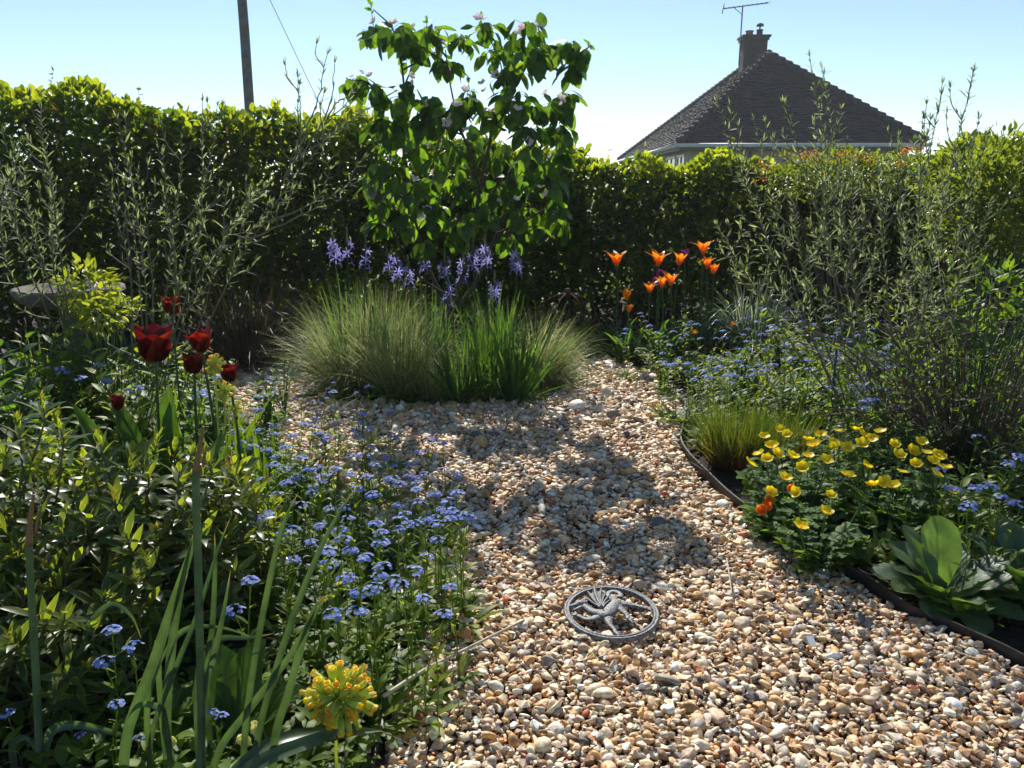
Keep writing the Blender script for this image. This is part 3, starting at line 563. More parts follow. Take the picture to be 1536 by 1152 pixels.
# ---------------------------------------------------------------- fine grasses and strap leaves on the island
def tuft(name, x, y, n, L, W, spread, droop, mat, label, cat, rad=.06, group=None, K=7, lean=(0, 0), vr=None):
    mb = MB(); a = U(0, 6.283, n); r = np.sqrt(U(0, 1, n))*rad; root = np.stack([x+np.cos(a)*r, y+np.sin(a)*r, np.zeros(n)-.005], -1)
    b = a+rng.normal(0, .5, n); tl = np.abs(rng.normal(0, spread, n)); d = np.stack([np.cos(b)*np.sin(tl)+lean[0], np.sin(b)*np.sin(tl)+lean[1], np.cos(tl)], -1)
    blades(mb, root, d, L*U(.55, 1.1, n), W*U(.7, 1.2, n), droop*U(.3, 1.3, n), K, None if vr is None else U(*vr, n))
    return tag(mb.build(name, M[mat], origin=(x, y, 0)), label, cat, group, 'thing')
def gz(px, py): return at_z(px, py, 0.)[:2]
g1 = 'feather grass tufts on the island'
tuft('feather_grass', *gz(528, 584), 1300, .5, .0024, .5, .75, 'stipa', 'pale feather grass tuft spilling over gravel at the left end of the island', 'grass tuft', .09, g1, 9, (-.12, -.05))
tuft('feather_grass', *gz(600, 596), 1500, .52, .0024, .42, .6, 'stipa', 'straw green feather grass tuft with hanging plumes at the front of the island', 'grass tuft', .08, g1, 9, (.02, -.06))
tuft('feather_grass', *gz(572, 570), 1100, .56, .0024, .45, .6, 'stipa', 'feather grass tuft behind the hanging plumes, between two others on the island', 'grass tuft', .09, g1, 9)
tuft('feather_grass', *gz(812, 578), 1400, .42, .0024, .52, .85, 'stipa', 'golden feather grass tuft sweeping over gravel at the right end of the island', 'grass tuft', .07, g1, 9, (.14, -.08))
tuft('feather_grass', *gz(745, 548), 300, .42, .002, .45, .6, 'stipa', 'thin feather grass tuft just behind the quince trunk', 'grass tuft', .06, g1, 8)
tuft('feather_grass', *gz(645, 600), 500, .4, .0022, .5, .7, 'stipa', 'low feather grass tuft at the middle front of the island beside the fresh strap leaves', 'grass tuft', .06, g1, 9, (0, -.08))
tuft('feather_grass', *gz(505, 566), 400, .46, .0022, .5, .8, 'stipa', 'feather grass tuft leaning far left at the back of the island', 'grass tuft', .07, g1, 9, (-.14, -.02))
g2 = 'strap leaved clumps on the island'
tuft('strap_leaf_clump', *gz(690, 606), 120, .36, .011, .42, .3, 'strap', 'fresh green strap leaf clump at the front of the island below the trunk', 'plant', .05, g2, 7)
tuft('strap_leaf_clump', *gz(772, 602), 120, .48, .012, .36, .28, 'strap', 'dark green strap leaf clump in front of the golden feather grass', 'plant', .05, g2, 7)
tuft('strap_leaf_clump', *gz(540, 576), 90, .56, .012, .3, .3, 'strap', 'upright strap leaf clump among feather grass at the left of the island', 'plant', .09, g2, 7)
tuft('strap_leaf_clump', *gz(732, 598), 90, .46, .011, .3, .25, 'strap', 'dark strap leaf clump between the two front clumps of the island', 'plant', .07, g2, 7)
tuft('strap_leaf_clump', *gz(590, 585), 60, .5, .01, .32, .3, 'strap', 'slim strap leaf clump growing through the straw green feather grass', 'plant', .08, g2, 7)
tuft('strap_leaf_clump', *gz(735, 570), 90, .52, .012, .3, .25, 'strap', 'tall strap leaf clump standing behind the quince trunk', 'plant', .12, g2, 7)
tuft('strap_leaf_clump', *gz(640, 560), 80, .52, .012, .3, .25, 'strap', 'tall strap leaf clump behind the middle feather grass', 'plant', .1, g2, 7)
# camassias
def camassia(x, yf, yt, Y, lab):
    top = at_y(x, yt, Y); fz = at_y(x, yf, Y); b = np.array([top[0]+U(-.04, .04), Y+U(-.03, .03), 0]); t = thing('camassia', lab, 'flower', b, 'blue camassias round the quince tree')
    st = smooth_path(np.stack([b, (b+top)/2+np.array([U(-.015, .015), 0, 0]), top]), 12); m = MB(); tubes(m, st[None], np.linspace(.0042, .0018, 12)[None], 6); m.build('stem', M['stem'], t)
    m = MB(); H = top[2]-fz[2]; n = 26; q = np.linspace(0, 1, n); c = np.stack([np.interp(fz[2]+.012+q*max(H-.012, .05), st[:, 2], st[:, k]) for k in range(3)], -1); a = q*40; o = np.stack([np.cos(a), np.sin(a), .9+0*a], -1)
    leaves(m, c, o+np.array([0, 0, .6]), -o+np.array([0, 0, 1.]), .026*(1.05-q*.65), .0085*(1.1-q*.6), T_LEAF, fold=.5, curl=-.2); m.build('flower_spike', M['bud'], t)
    nf = int(rng.integers(4, 9))
    for k in range(nf):
        zc = fz[2]-.075+.11*k/nf+U(-.006, .006); cc = np.array([np.interp(zc, st[:, 2], st[:, i]) for i in range(3)]); a0 = k*2.4+U(0, .6); o = np.array([math.cos(a0), math.sin(a0)-.25, .25]); o = nrm(o); ctr = cc+o*.022
        s = nrm(np.cross(o, [0, 0, 1])); q = np.cross(s, o); m = MB(); tubes(m, np.stack([cc, ctr]), np.array([.0011, .0011]), 4); aa = np.arange(6)*math.pi/3+U(0, 1); d = np.cos(aa)[:, None]*s+np.sin(aa)[:, None]*q
        leaves(m, np.broadcast_to(ctr, (6, 3)), d+o*.25, np.broadcast_to(o, (6, 3)), U(.027, .034), .0066, T_LANCE, fold=.1, curl=.25, var=U(.1, .9)); m.build('flower', M['violet'], t)
cam_l = [(497, 372, 330, 'camassia spike leftmost of all, standing clear of the island grass'), (520, 372, 345, 'second camassia from the left, close beside the leftmost spike'), (549, 382, 348, 'densely flowered camassia below the left edge of the quince crown'), (579, 392, 364, 'camassia with bud tip beside the densest violet cluster'), (595, 400, 372, 'small camassia next to the one with open lower stars'), (611, 410, 384, 'lowest short camassia left of the hanging quince branch'), (634, 388, 368, 'camassia with few star flowers below the middle of the quince crown'), (667, 400, 375, 'camassia just left of the quince trunk'), (697, 404, 366, 'camassia just right of the quince trunk with three stars'), (709, 385, 350, 'tall camassia with long bud tip right of the quince trunk'), (727, 380, 345, 'camassia under the hanging lime lit leaves'), (773, 390, 358, 'rightmost camassia of the island with full violet cluster'), (672, 436, 408, 'low camassia half hidden in strap leaves by the trunk'), (742, 432, 408, 'low single camassia at the right of the island')]
for i, c in enumerate(cam_l): camassia(c[0], c[1], c[2], 3.95+[0, .2, .05, .3, .15, .1, .25, 0, .3, .1, .2, .05, -.05, .1][i], c[3])

# ---------------------------------------------------------------- grey-leaved shrubs
def grey_shrub(stems, label, leafiness=1., side=True, mat='grey', group='grey leaved shrubs', LL=(.034, .062), WW=(.006, .0095), f0=.3, sub=(.07, .2)):
    b0 = stems[0][0]; t = thing('grey_leaved_shrub', label, 'shrub', (b0[0], b0[1], 0), group); w = MB(); f = MB(); stems = [np.vstack([np.asarray(q_)[:1]+np.array([[U(-.07, .07), U(-.06, .06), 0]])*(q_[0][2] < .01), np.asarray(q_)[1:]]) for q_ in stems]
    def leafy(path, a, gap):
        seg = np.linalg.norm(np.diff(path, axis=0), axis=1).sum(); n = max(2, int(seg*(1-a)/gap)); q = np.linspace(a, 1, n); idx = q*(len(path)-1); p = np.stack([np.interp(idx, np.arange(len(path)), path[:, k]) for k in range(3)], -1)
        tn = nrm(np.gradient(p, axis=0)) if n > 1 else np.array([[0, 0, 1.]]); r0 = nrm(np.cross(tn, rng.normal(size=3))); r1 = np.cross(tn, r0); az = np.arange(n)*1.57+U(0, 3)
        for sgn in (1, -1):
            o = (np.cos(az)[:, None]*r0+np.sin(az)[:, None]*r1)*sgn; k = rng.random(n) < .92; oo = o[k]+rng.normal(0, .2, (k.sum(), 3)); sz = (1-.45*q[k])
            leaves(f, p[k], oo*.75+tn[k]*.95, tn[k]-oo*.5, U(*LL, k.sum())*sz, U(*WW, k.sum())*(.6+.4*sz), T_LANCE, fold=.35, curl=U(-.1, .35, k.sum()))
        e = path[-1]; tnn = nrm(path[-1]-path[-2]); k = 4; leaves(f, np.broadcast_to(e, (k, 3)), tnn+rng.normal(0, .18, (k, 3)), rng.normal(size=(k, 3)), U(.018, .034, k), U(.003, .005, k), T_LANCE, fold=.4)
    for st in stems:
        p = smooth_path(np.asarray(st), 24); p = p+np.cumsum(rng.normal(0, .0022, (24, 3)), 0); tubes(w, p[None], np.linspace(.0034, .0011, 24)[None], 6); leafy(p, f0+.15, .026/leafiness)
        if not side: continue
        L = np.linalg.norm(p[-1]-p[0]); n = int(L*6.5*leafiness)
        for q in np.linspace(f0, .93, n):
            a = p[int(q*23)]; tn = nrm(p[min(23, int(q*23)+1)]-p[int(q*23)-1]); o = nrm(np.cross(tn, rng.normal(size=3))); l = U(*sub)*(1.15-q*.6); tip = a+(tn*.85+o*.62)*l+np.array([0, 0, .02]); mid = (a+tip)/2+o*.015
            pp = smooth_path(np.stack([a, mid, tip]), 8); tubes(w, pp[None], np.linspace(.0022, .001, 8)[None], 4); leafy(pp, .15, .021/leafiness)
    w.build('stems', M['greystem'], t); f.build('leaves', M[mat], t)
def S(bpx, mpx, tpx, Yb, Ym, Yt): return np.stack([np.append(gz(*bpx), 0) if Yb is None else np.append(at_y(*bpx, Yb)[:2], 0), at_y(*mpx, Ym), at_y(*tpx, Yt)])
b = gz(250, 640)
main = S((255, 640), (352, 395), (512, 155), None, 2.75, 2.6); mp = smooth_path(main, 40)
fork = lambda i, mid, tip, Ym=2.65, Yt=2.6: np.stack([mp[i], at_y(*mid, Ym), at_y(*tip, Yt)])
grey_shrub([main, S((255, 640), (318, 400), (372, 285), None, 2.7, 2.65), fork(29, (447, 215), (445, 118)), fork(30, (462, 170), (478, 72)), fork(32, (492, 165), (505, 92)), fork(33, (505, 205), (538, 178)), fork(22, (455, 325), (520, 275), 2.6, 2.5), fork(24, (470, 300), (505, 240), 2.65, 2.6), fork(18, (365, 340), (372, 300)), fork(35, (505, 160), (540, 140))], 'grey shrub with one long stem leaning right in front of the sky and hedge', .95, True, f0=.3, LL=(.03, .055), WW=(.0045, .0075))
grey_shrub([S((215, 640), (215, 420), (172, 180), None, 2.75, 2.7), S((215, 640), (230, 420), (212, 262), None, 2.75, 2.7), S((215, 640), (265, 420), (330, 160), None, 2.8, 2.8), S((215, 640), (285, 400), (298, 150), None, 2.9, 2.9), S((215, 640), (250, 400), (270, 205), None, 2.7, 2.65), S((215, 640), (190, 420), (155, 280), None, 2.6, 2.5), S((215, 640), (300, 420), (385, 285), None, 2.6, 2.6), S((215, 640), (260, 440), (240, 290), None, 2.5, 2.5), S((215, 640), (210, 450), (195, 240), None, 2.9, 2.9)], 'bushy grey shrub of upright silvery stems behind the red tulips', .75, LL=(.026, .05), WW=(.004, .007))
grey_shrub([S((110, 560), (85, 380), (62, 165), None, 2.5, 2.4), S((110, 560), (60, 400), (20, 260), None, 2.5, 2.4), S((110, 560), (40, 420), (-30, 240), None, 2.5, 2.4), S((110, 560), (90, 420), (80, 270), None, 2.7, 2.7), S((110, 560), (10, 400), (30, 215), None, 2.6, 2.6)], 'grey shrub at the left edge with a tall stem before the hedge', .7, LL=(.026, .05), WW=(.004, .007))
sh = dict(f0=.34)
grey_shrub([S((1305, 655), (1180, 420), (1075, 145), None, 2.95, 2.9), S((1305, 655), (1180, 400), (1122, 180), None, 3.0, 3.0), S((1305, 655), (1240, 380), (1175, 160), None, 3.0, 2.9), S((1305, 655), (1260, 360), (1210, 85), None, 3.0, 3.0), S((1305, 655), (1280, 380), (1245, 130), None, 3.0, 3.05), S((1305, 655), (1150, 460), (1080, 340), None, 2.7, 2.5), S((1305, 655), (1250, 420), (1228, 220), None, 2.8, 2.7), S((1305, 655), (1215, 440), (1190, 300), None, 2.7, 2.6), S((1305, 655), (1280, 450), (1275, 250), None, 2.6, 2.5)], 'grey shrub of fanning wand like stems in front of the house roof', 1.15, LL=(.03, .056), WW=(.005, .0085), **sh)
grey_shrub([S((1350, 640), (1370, 380), (1412, 118), None, 2.95, 2.9), S((1350, 640), (1395, 380), (1455, 110), None, 3.0, 2.95), S((1350, 640), (1370, 400), (1380, 175), None, 2.9, 2.8), S((1350, 640), (1415, 420), (1462, 185), None, 2.8, 2.75), S((1350, 640), (1345, 400), (1340, 210), None, 2.7, 2.65), S((1350, 640), (1330, 420), (1310, 255), None, 2.6, 2.6), S((1350, 640), (1420, 460), (1490, 300), None, 2.6, 2.5), S((1350, 640), (1390, 470), (1420, 280), None, 2.55, 2.5)], 'grey shrub with forked stem tips against the sky at the right', 1.2, LL=(.03, .056), WW=(.005, .0085), **sh)

# ---------------------------------------------------------------- twiggy shrub at the right edge, berberis, golden plant, dark sedge
def twiggy():
    c = np.append(gz(1440, 690), 0); t = thing('twiggy_shrub', 'brown twiggy arching shrub with small green leaves at the right edge', 'shrub', c); w = MB(); f = MB(); n = 190
    a = U(0, 6.283, n); b = c+np.stack([np.cos(a)*U(0, .2, n), np.sin(a)*U(0, .2, n), 0*a], -1); L = U(.3, .8, n); dv = np.stack([np.cos(a)*U(.1, .75, n), np.sin(a)*U(.1, .6, n), U(.35, 1.2, n)], -1); m = b+dv*L[:, None]*.5; e = b+dv*L[:, None]+np.stack([np.cos(a)*.12, np.sin(a)*.12, -.14+0*a], -1)
    P = np.stack([b, (b+m)/2, m, (m+e)/2+np.array([0, 0, .03]), e], 1)+rng.normal(0, .008, (n, 5, 3)); tubes(w, P, np.stack([np.full(n, r) for r in (.0045, .0038, .003, .0022, .0012)], 1), 5)
    for k in range(5):
        i = rng.integers(0, n, 130); q = U(.4, 1, 130); s = (P[i, 2]*(1-q[:, None])+P[i, 4]*q[:, None]); ee = s+rng.normal(0, .075, (130, 3)); tubes(w, np.stack([s, ee], 1), np.stack([np.full(130, .0018), np.full(130, .0008)], 1), 4)
        for g in np.linspace(.2, 1, 5): leaves(f, s*(1-g)+ee*g, rng.normal(0, 1, (130, 3))+np.array([0, 0, .3]), rng.normal(0, .5, (130, 3))+np.array([0, 0, 1]), U(.016, .036, 130), U(.007, .013, 130), fold=.2, curl=.2)
    w.build('twigs', M['twig'], t); f.build('leaves', M['herb'], t)
twiggy()
def bushy(name, px, py, Y, rad, n, L, W, mat, label, cat, stems=24, group=None, T=T_HEX, top=None, upd=.4, flowers=None):
    c = at_y(px, py, Y); b = np.array([c[0], Y, 0]); t = thing(name, label, cat, b, group); w = MB(); f = MB(); rad = np.asarray(rad)
    k = stems; e = c+blob_dirs(k)*rad*.85; bb = b+np.stack([rng.normal(0, .04, k), rng.normal(0, .04, k), np.zeros(k)], -1); m = (bb*.45+e*.55)+rng.normal(0, .02, (k, 3)); P = np.stack([bb, (bb+m)/2, m, e], 1); tubes(w, P, np.stack([np.full(k, r) for r in (.004, .0032, .0025, .0012)], 1), 5)
    d = blob_dirs(n); p = c+d*rad*(U(.15, 1, (n, 1))**.5)*(1+.18*np.sin(d[:, :1]*7+d[:, 2:]*9)); leaves(f, p, d+rng.normal(0, .5, (n, 3))+np.array([0, 0, upd]), rng.normal(0, .45, (n, 3))+np.array([0, 0, 1]), U(*L, n), U(*W, n), T, fold=.2, curl=U(0, .5, n))
    w.build('stems', M['stem' if mat in ('gold', 'herb') else 'twig'], t); f.build('leaves', M[mat], t)
    if flowers:
        for (x, y) in flowers:
            q = at_y(x, y, Y-rad[1]*.6); m = MB(); kk = 26; leaves(m, q+rng.normal(0, .02, (kk, 3))*np.array([1.5, 1, .7]), blob_dirs(kk), blob_dirs(kk), U(.008, .016, kk), U(.008, .014, kk), fold=.3); m.build('blossom', M['rust'], t)
    return t
bushy('berberis_shrub', 1270, 262, 5.5, (.55, .22, .16), 3600, (.02, .036), (.012, .02), 'ever', 'dark berberis shrub with bright orange blossom in front of the hedge by the house', 'shrub', 40, flowers=[(1144, 244), (1150, 252), (1204, 232), (1212, 238), (1222, 228), (1234, 240), (1262, 236), (1270, 232), (1282, 238), (1290, 234), (1300, 240), (1356, 228), (1362, 224), (1370, 222), (1378, 226), (1346, 246), (1148, 270)])
bushy('dark_shrub', 1496, 300, 4.1, (.34, .3, .3), 4200, (.03, .055), (.012, .022), 'ever', 'dark glossy evergreen shrub filling the right edge below the hedge top', 'shrub', 40)
bushy('leafy_shrub', 1490, 440, 2.75, (.17, .14, .12), 210, (.03, .055), (.011, .019), 'herb', 'lime green leafy shrub at the right edge above the brown twigs', 'shrub', 26, upd=.15)
bushy('golden_shrub', 130, 432, 3.2, (.11, .12, .1), 260, (.035, .055), (.016, .024), 'gold', 'lime yellow leafy plant glowing in sun beside the stone bird bath', 'plant', 20, upd=.1)
bushy('golden_shrub', 160, 468, 3.1, (.11, .12, .08), 230, (.03, .05), (.014, .022), 'gold', 'smaller lime yellow plant below the first, in front of the bird bath bowl', 'plant', 16, upd=.1)
tuft('dark_sedge', *gz(375, 552), 620, .62, .0035, .5, .75, 'sedge', 'dark brown arching sedge in shade between the hedge and the island', 'grass tuft', .14, K=9)
tuft('dark_sedge', *gz(440, 530), 420, .55, .0035, .5, .8, 'sedge', 'smaller bronze sedge with lit tips behind the left of the island', 'grass tuft', .12, K=9)
tuft('silver_grass', *gz(1125, 522), 520, .52, .006, .55, 1.0, 'silver', 'arching silver striped grass behind the forget me nots at right', 'grass tuft', .1, K=10)
tuft('tussock_grass', *gz(1100, 696), 900, .25, .0034, .36, .32, 'tuss', 'green tussock grass with reddish base by the bend of the edging', 'grass tuft', .085, K=6)
tuft('tussock_grass', *gz(1168, 690), 500, .23, .0032, .35, .3, 'tuss', 'lower green tussock grass behind the yellow flowers', 'grass tuft', .08, K=6)
# ---------------------------------------------------------------- bird bath, plant support, cane
c = at_y(104, 430, 3.55); t = thing('bird_bath', 'pale stone bird bath half hidden behind lime yellow leaves', 'bird bath', (c[0], c[1], 0)); h = c[2]
m = MB(); rings(m, [(.02, h-.045), (.12, h-.04), (.19, h-.012), (.205, h), (.222, h), (.226, h-.02), (.2, h-.055), (.12, h-.085), (.06, h-.1)], c[0], c[1], 0, 40); m.build('bowl', M['concrete'], t)
m = MB(); rings(m, [(.06, h-.1), (.05, h-.14), (.045, h*.5), (.06, .12), (.1, .06), (.12, .05), (.12, 0)], c[0], c[1], 0, 28); m.build('pedestal', M['concrete'], t)
c = np.append(at_y(852, 432, 4.75)[:2], 0); zt = at_y(852, 440, 4.75)[2]; t = thing('plant_support', 'rusty arched wire plant support with ball top behind the path end', 'plant support', c)
m = MB()
for a in (0, 1.05, 2.1):
    th = np.linspace(0, math.pi, 18); r = .2; tubes(m, np.stack([c[0]+np.cos(th)*math.cos(a)*r, c[1]+np.cos(th)*math.sin(a)*r, zt*np.sin(th)**.55], -1)[None], np.full((1, 18), .0035), 6)
m.build('frame', M['darkiron'], t); m = MB(); q = np.linspace(0, math.pi, 9); rings(m, np.stack([np.sin(q)*.017, zt+.014-np.cos(q)*.017], -1), c[0], c[1], 0, 14); m.build('ball', M['darkiron'], t)
c = gz(1246, 642); zt = at_y(1243, 503, c[1])[2]; m = MB(); tubes(m, np.array([[c[0], c[1], -.02], [c[0]-.006, c[1], zt*.5], [c[0]-.008, c[1], zt]])[None], np.array([[.0065, .0062, .0058]]), 8)
tag(m.build('garden_cane', M['cane'], origin=(c[0], c[1], 0)), 'dark green garden cane standing upright among forget me nots', 'cane')
rng = np.random.default_rng(21)
# ---------------------------------------------------------------- forget-me-nots
def head_mesh(m, c, r, n=17):
    d = blob_dirs(n*2); d[:, 2] = np.abs(d[:, 2])*.8-.12; d = nrm(d[np.argsort(-d[:, 2])][:n]); p = c+d*r*np.array([1, 1, .62]); ax = nrm(d*.8+np.array([0, 0, .7])+rng.normal(0, .2, (n, 3)))
    s = nrm(np.cross(ax, [.31, .9, .2])); q = np.cross(s, ax)
    for k in range(5):
        a = k*1.2566+U(0, .5, n); o = np.cos(a)[:, None]*s+np.sin(a)[:, None]*q; leaves(m, p, o+ax*.12, ax, .0052, .0052, T_HEX, fold=.05, var=U(0, .85, n))
    leaves(m, p+ax*.0006-s*.001, s+ax*.05, ax, .0022, .002, T_HEX, fold=0, var=1.)
def fmn_proto(k, h=.25):
    t = thing('forget_me_not', 'forget me not', 'flower', (0, 0, 0)); m = MB(); f = MB()
    nh = (1, 2, 1, 2, 1)[k]; heads = [np.array([0, 0, h])]+[np.array([U(-.05, .05), U(-.04, .05), h*U(.8, .98)]) for _ in range(nh-1)]
    for i, c in enumerate(heads):
        b = np.array([U(-.02, .02), U(-.02, .02), -.01]); mid = b*.4+c*.6+np.array([U(-.02, .02), U(-.02, .02), -.03]); p = smooth_path(np.stack([b, mid, c-np.array([0, 0, .008])]), 9); tubes(m, p[None], np.linspace(.0018, .001, 9)[None], 4, var=.5)
        n = 8; q = np.linspace(.12, .85, n); a = np.arange(n)*2.4+U(0, 3); pp = np.stack([np.interp(q*8, np.arange(9), p[:, j]) for j in range(3)], -1)
        leaves(m, pp, np.stack([np.cos(a), np.sin(a), .55+q], -1), np.stack([-np.cos(a)*.4, -np.sin(a)*.4, 1+0*a], -1), .05*(1.1-q*.7), .013*(1.1-q*.5), T_LANCE, fold=.25, curl=U(.1, .6, n))
    n = 9; a = U(0, 6.28, n); leaves(m, np.stack([np.cos(a)*.012, np.sin(a)*.012, 0*a+.005], -1), np.stack([np.cos(a), np.sin(a), U(.3, 1.3, n)], -1), np.stack([-np.cos(a), -np.sin(a), 1+0*a], -1), U(.06, .095, n), U(.016, .024, n), T_LANCE, fold=.25, curl=U(.2, .8, n))
    m.build('foliage', M['fmn'], t)
    for c in heads: hm = MB(); head_mesh(hm, c, U(.015, .02), 15); hm.build('flower_head', M['blue'], t)
    return Stock(t)
FM = [fmn_proto(k) for k in range(5)]
left_heads = [(404, 571), (411, 589), (387, 597), (500, 590), (553, 582), (500, 616), (480, 618), (544, 624), (583, 619), (360, 625), (383, 617), (472, 636), (455, 638), (508, 640), (544, 636), (557, 645), (586, 653), (650, 661), (664, 667), (389, 647), (355, 649), (476, 652), (540, 657), (486, 663), (360, 667), (379, 672), (400, 677), (453, 689), (428, 674), (529, 686), (547, 686), (582, 689), (615, 699), (664, 707), (686, 714), (637, 714), (614, 715), (562, 700), (500, 707), (478, 703), (426, 706), (464, 706), (551, 717), (526, 714), (589, 720), (600, 728), (483, 725), (429, 727), (393, 724), (383, 735), (469, 742), (651, 743), (687, 742), (628, 738), (536, 736), (629, 756), (597, 759), (661, 766), (675, 770), (701, 777), (494, 766), (518, 763), (376, 770), (399, 775), (383, 782), (333, 779), (439, 796), (564, 788), (599, 784), (601, 795), (622, 789), (637, 782), (675, 781), (483, 793), (511, 797), (515, 813), (525, 828), (467, 816), (489, 829), (492, 849), (574, 853), (569, 866), (375, 874), (639, 838), (501, 924), (562, 886), (540, 891), (635, 901), (676, 883), (340, 690), (350, 705), (412, 640), (440, 655), (410, 700), (448, 760), (560, 745), (575, 815), (545, 840), (620, 860), (600, 880), (520, 870), (440, 840)]
for i, (x, y) in enumerate(left_heads):
    h = .25*U(.85, 1.1)*(1 if y > 610 else 1.1); q = at_z(x, y, h)
    FM[(i*3) % 5].put(q[0], q[1], 0, U(0, 6.28), h/.25, 'sky blue forget me not in the drift between the left shrub and the gravel', 'forget me nots of the left drift')
rp = [(955, 470), (1020, 440), (1090, 455), (1200, 462), (1345, 480), (1400, 540), (1330, 600), (1290, 610), (1230, 585), (1130, 570), (1040, 572), (1000, 555), (970, 530), (935, 500)]
k = 0; tries = 0
while k < 150 and tries < 6000:
    tries += 1; x, y = U(930, 1410), U(435, 650)
    if not inpoly(np.array([[x, y]]), rp)[0]: continue
    h = U(.2, .28); q = at_z(x, y, h)
    if rng.random() > min(1, 9/q[1]**2+.25): continue
    FM[k % 5].put(q[0], q[1], 0, U(0, 6.28), h/.25, 'small blue forget me not in the wide drift right of the path end', 'forget me nots of the right drift'); k += 1
for (x, y) in [(1466, 662), (1475, 735), (1410, 712), (1485, 738), (1450, 770), (1500, 752), (1525, 690), (1530, 765), (1462, 740), (1512, 700), (1436, 742)]:
    h = .24; q = at_z(x, y, h); FM[int(rng.integers(0, 5))].put(q[0], q[1], 0, U(0, 6.28), 1, 'blue forget me not behind the broad leaf rosette at the right edge', 'forget me nots by the rosette')
for i, (x, y, lab) in enumerate([(168, 948, 'forget me not arching up in the dark foreground left of the arching strap leaf'), (200, 972, 'forget me not with two heads side by side in front of the evergreen shrub'), (176, 1058, 'low forget me not near the bottom between the two allium stalks'), (12, 1072, 'forget me not at the bottom left edge of the bed'), (120, 1104, 'lowest forget me not under the first allium stalk'), (320, 1070, 'single forget me not against the crinkled primula leaf'), (208, 1108, 'forget me not at the foot of the second allium stalk')]):
    h = .3-.06*(i > 1); Y = 1.15+.1*(i < 2); q = at_y(x, y, Y); h = q[2]; FM[(i+1) % 5].put(q[0], q[1], 0, U(0, 6.28), h/.25, lab, 'forget me nots of the foreground')
for (x, y) in [(500, 575), (490, 598), (470, 602), (535, 590), (455, 590)]:
    q = at_z(x, y, .16); FM[int(rng.integers(0, 5))].put(q[0], q[1], 0, U(0, 6.28), .64, 'low blue forget me not at the left foot of the island grass', 'forget me nots of the island')
for (x, y) in [(150, 550), (90, 555), (120, 570), (300, 590), (20, 600), (205, 585), (60, 610), (330, 570)]:
    q = at_z(x, y, .34); FM[int(rng.integers(0, 5))].put(q[0], q[1], 0, U(0, 6.28), 1.36, 'blue forget me not among the green stems behind the red tulips', 'forget me nots behind the tulips')

# ---------------------------------------------------------------- tulips
def tulip(px, py, Y, mat, name, label, group, size=.055, flare=.5, open_=.3, lf=2, lean=0., leafmat='strap', tone=None, stemlen=None):
    c = at_y(px, py, Y); b = np.array([c[0]+lean, Y+U(-.02, .02), 0]); t = thing(name, label, 'tulip', b, group)
    top = c-np.array([0, 0, size*.55]); st = smooth_path(np.stack([b, b*.45+top*.55+np.array([U(-.015, .015), 0, 0]), top]), 12); m = MB(); tubes(m, st[None], np.linspace(.0042, .0034, 12)[None], 7); m.build('stem', M['stem'], t)
    m = MB(); ax = nrm(top-st[-3]+np.array([U(-.004, .004), -.004, .006])); s = nrm(np.cross(ax, [.2, 1, .1])); q = np.cross(s, ax)
    us = np.linspace(0, 1, 13); vs = np.linspace(-1, 1, 7); ph = U(0, 6)
    for k in range(6):
        a = ph+k*math.pi/3; o = math.cos(a)*s+math.sin(a)*q; sd = np.cross(ax, o); inner = k % 2; jit = U(.88, 1.12); fl2 = flare*U(.7, 1.35)
        rad = size*(.36+.12*open_)*(np.sin(np.clip(us*1.9, 0, math.pi/2))*(1-inner*.1))+size*fl2*np.clip(us-.55, 0, 1)**1.7*2.2+size*open_*us*.35
        hgt = size*1.15*jit*(us-.25*fl2*np.clip(us-.55, 0, 1)**2); wid = size*.40*np.sin(np.clip(us*.94+.06, 0, .99)*math.pi)**(.55 if mat != 'orange' else .8)*(1.3 if mat != 'orange' else .78)
        V = top+o*rad[:, None, None]+ax*(hgt[:, None, None]+.0)+sd*(wid[:, None]*vs[None])[..., None]-o*((wid[:, None]*.55)*vs[None]**2)[..., None]*(1-.5*us[:, None, None]*flare)+ax*(.03*size*np.sin(us*14+k)[:, None]*np.abs(vs)[None])[..., None]
        f = np.array([(i*7+j, i*7+j+1, (i+1)*7+j+1, (i+1)*7+j) for i in range(12) for j in range(6)]); vr = (U(.1, .5)+.45*np.abs(vs)[None]+0*us[:, None]).clip(0, 1) if tone is None else (tone+.3*np.abs(vs)[None]+0*us[:, None])
        m.add(V, f, vr.ravel())
    m.build('flower', M[mat], t)
    for k in range(lf):
        lm = MB(); a = U(0, 6.28); o = np.array([math.cos(a), math.sin(a)]); d = np.array([[o[0]*.35, o[1]*.35, 1]]); leaves(lm, [b+np.array([o[0]*.006, o[1]*.006, .0])], d, np.array([[-o[0], -o[1], .35]]), [min(U(.2, .3), c[2]*.62)], [U(.03, .045)], T_BIG, fold=.45, curl=U(.15, .6), wob=.05); lm.build('leaf', M[leafmat], t)
    return t
oy = 4.75
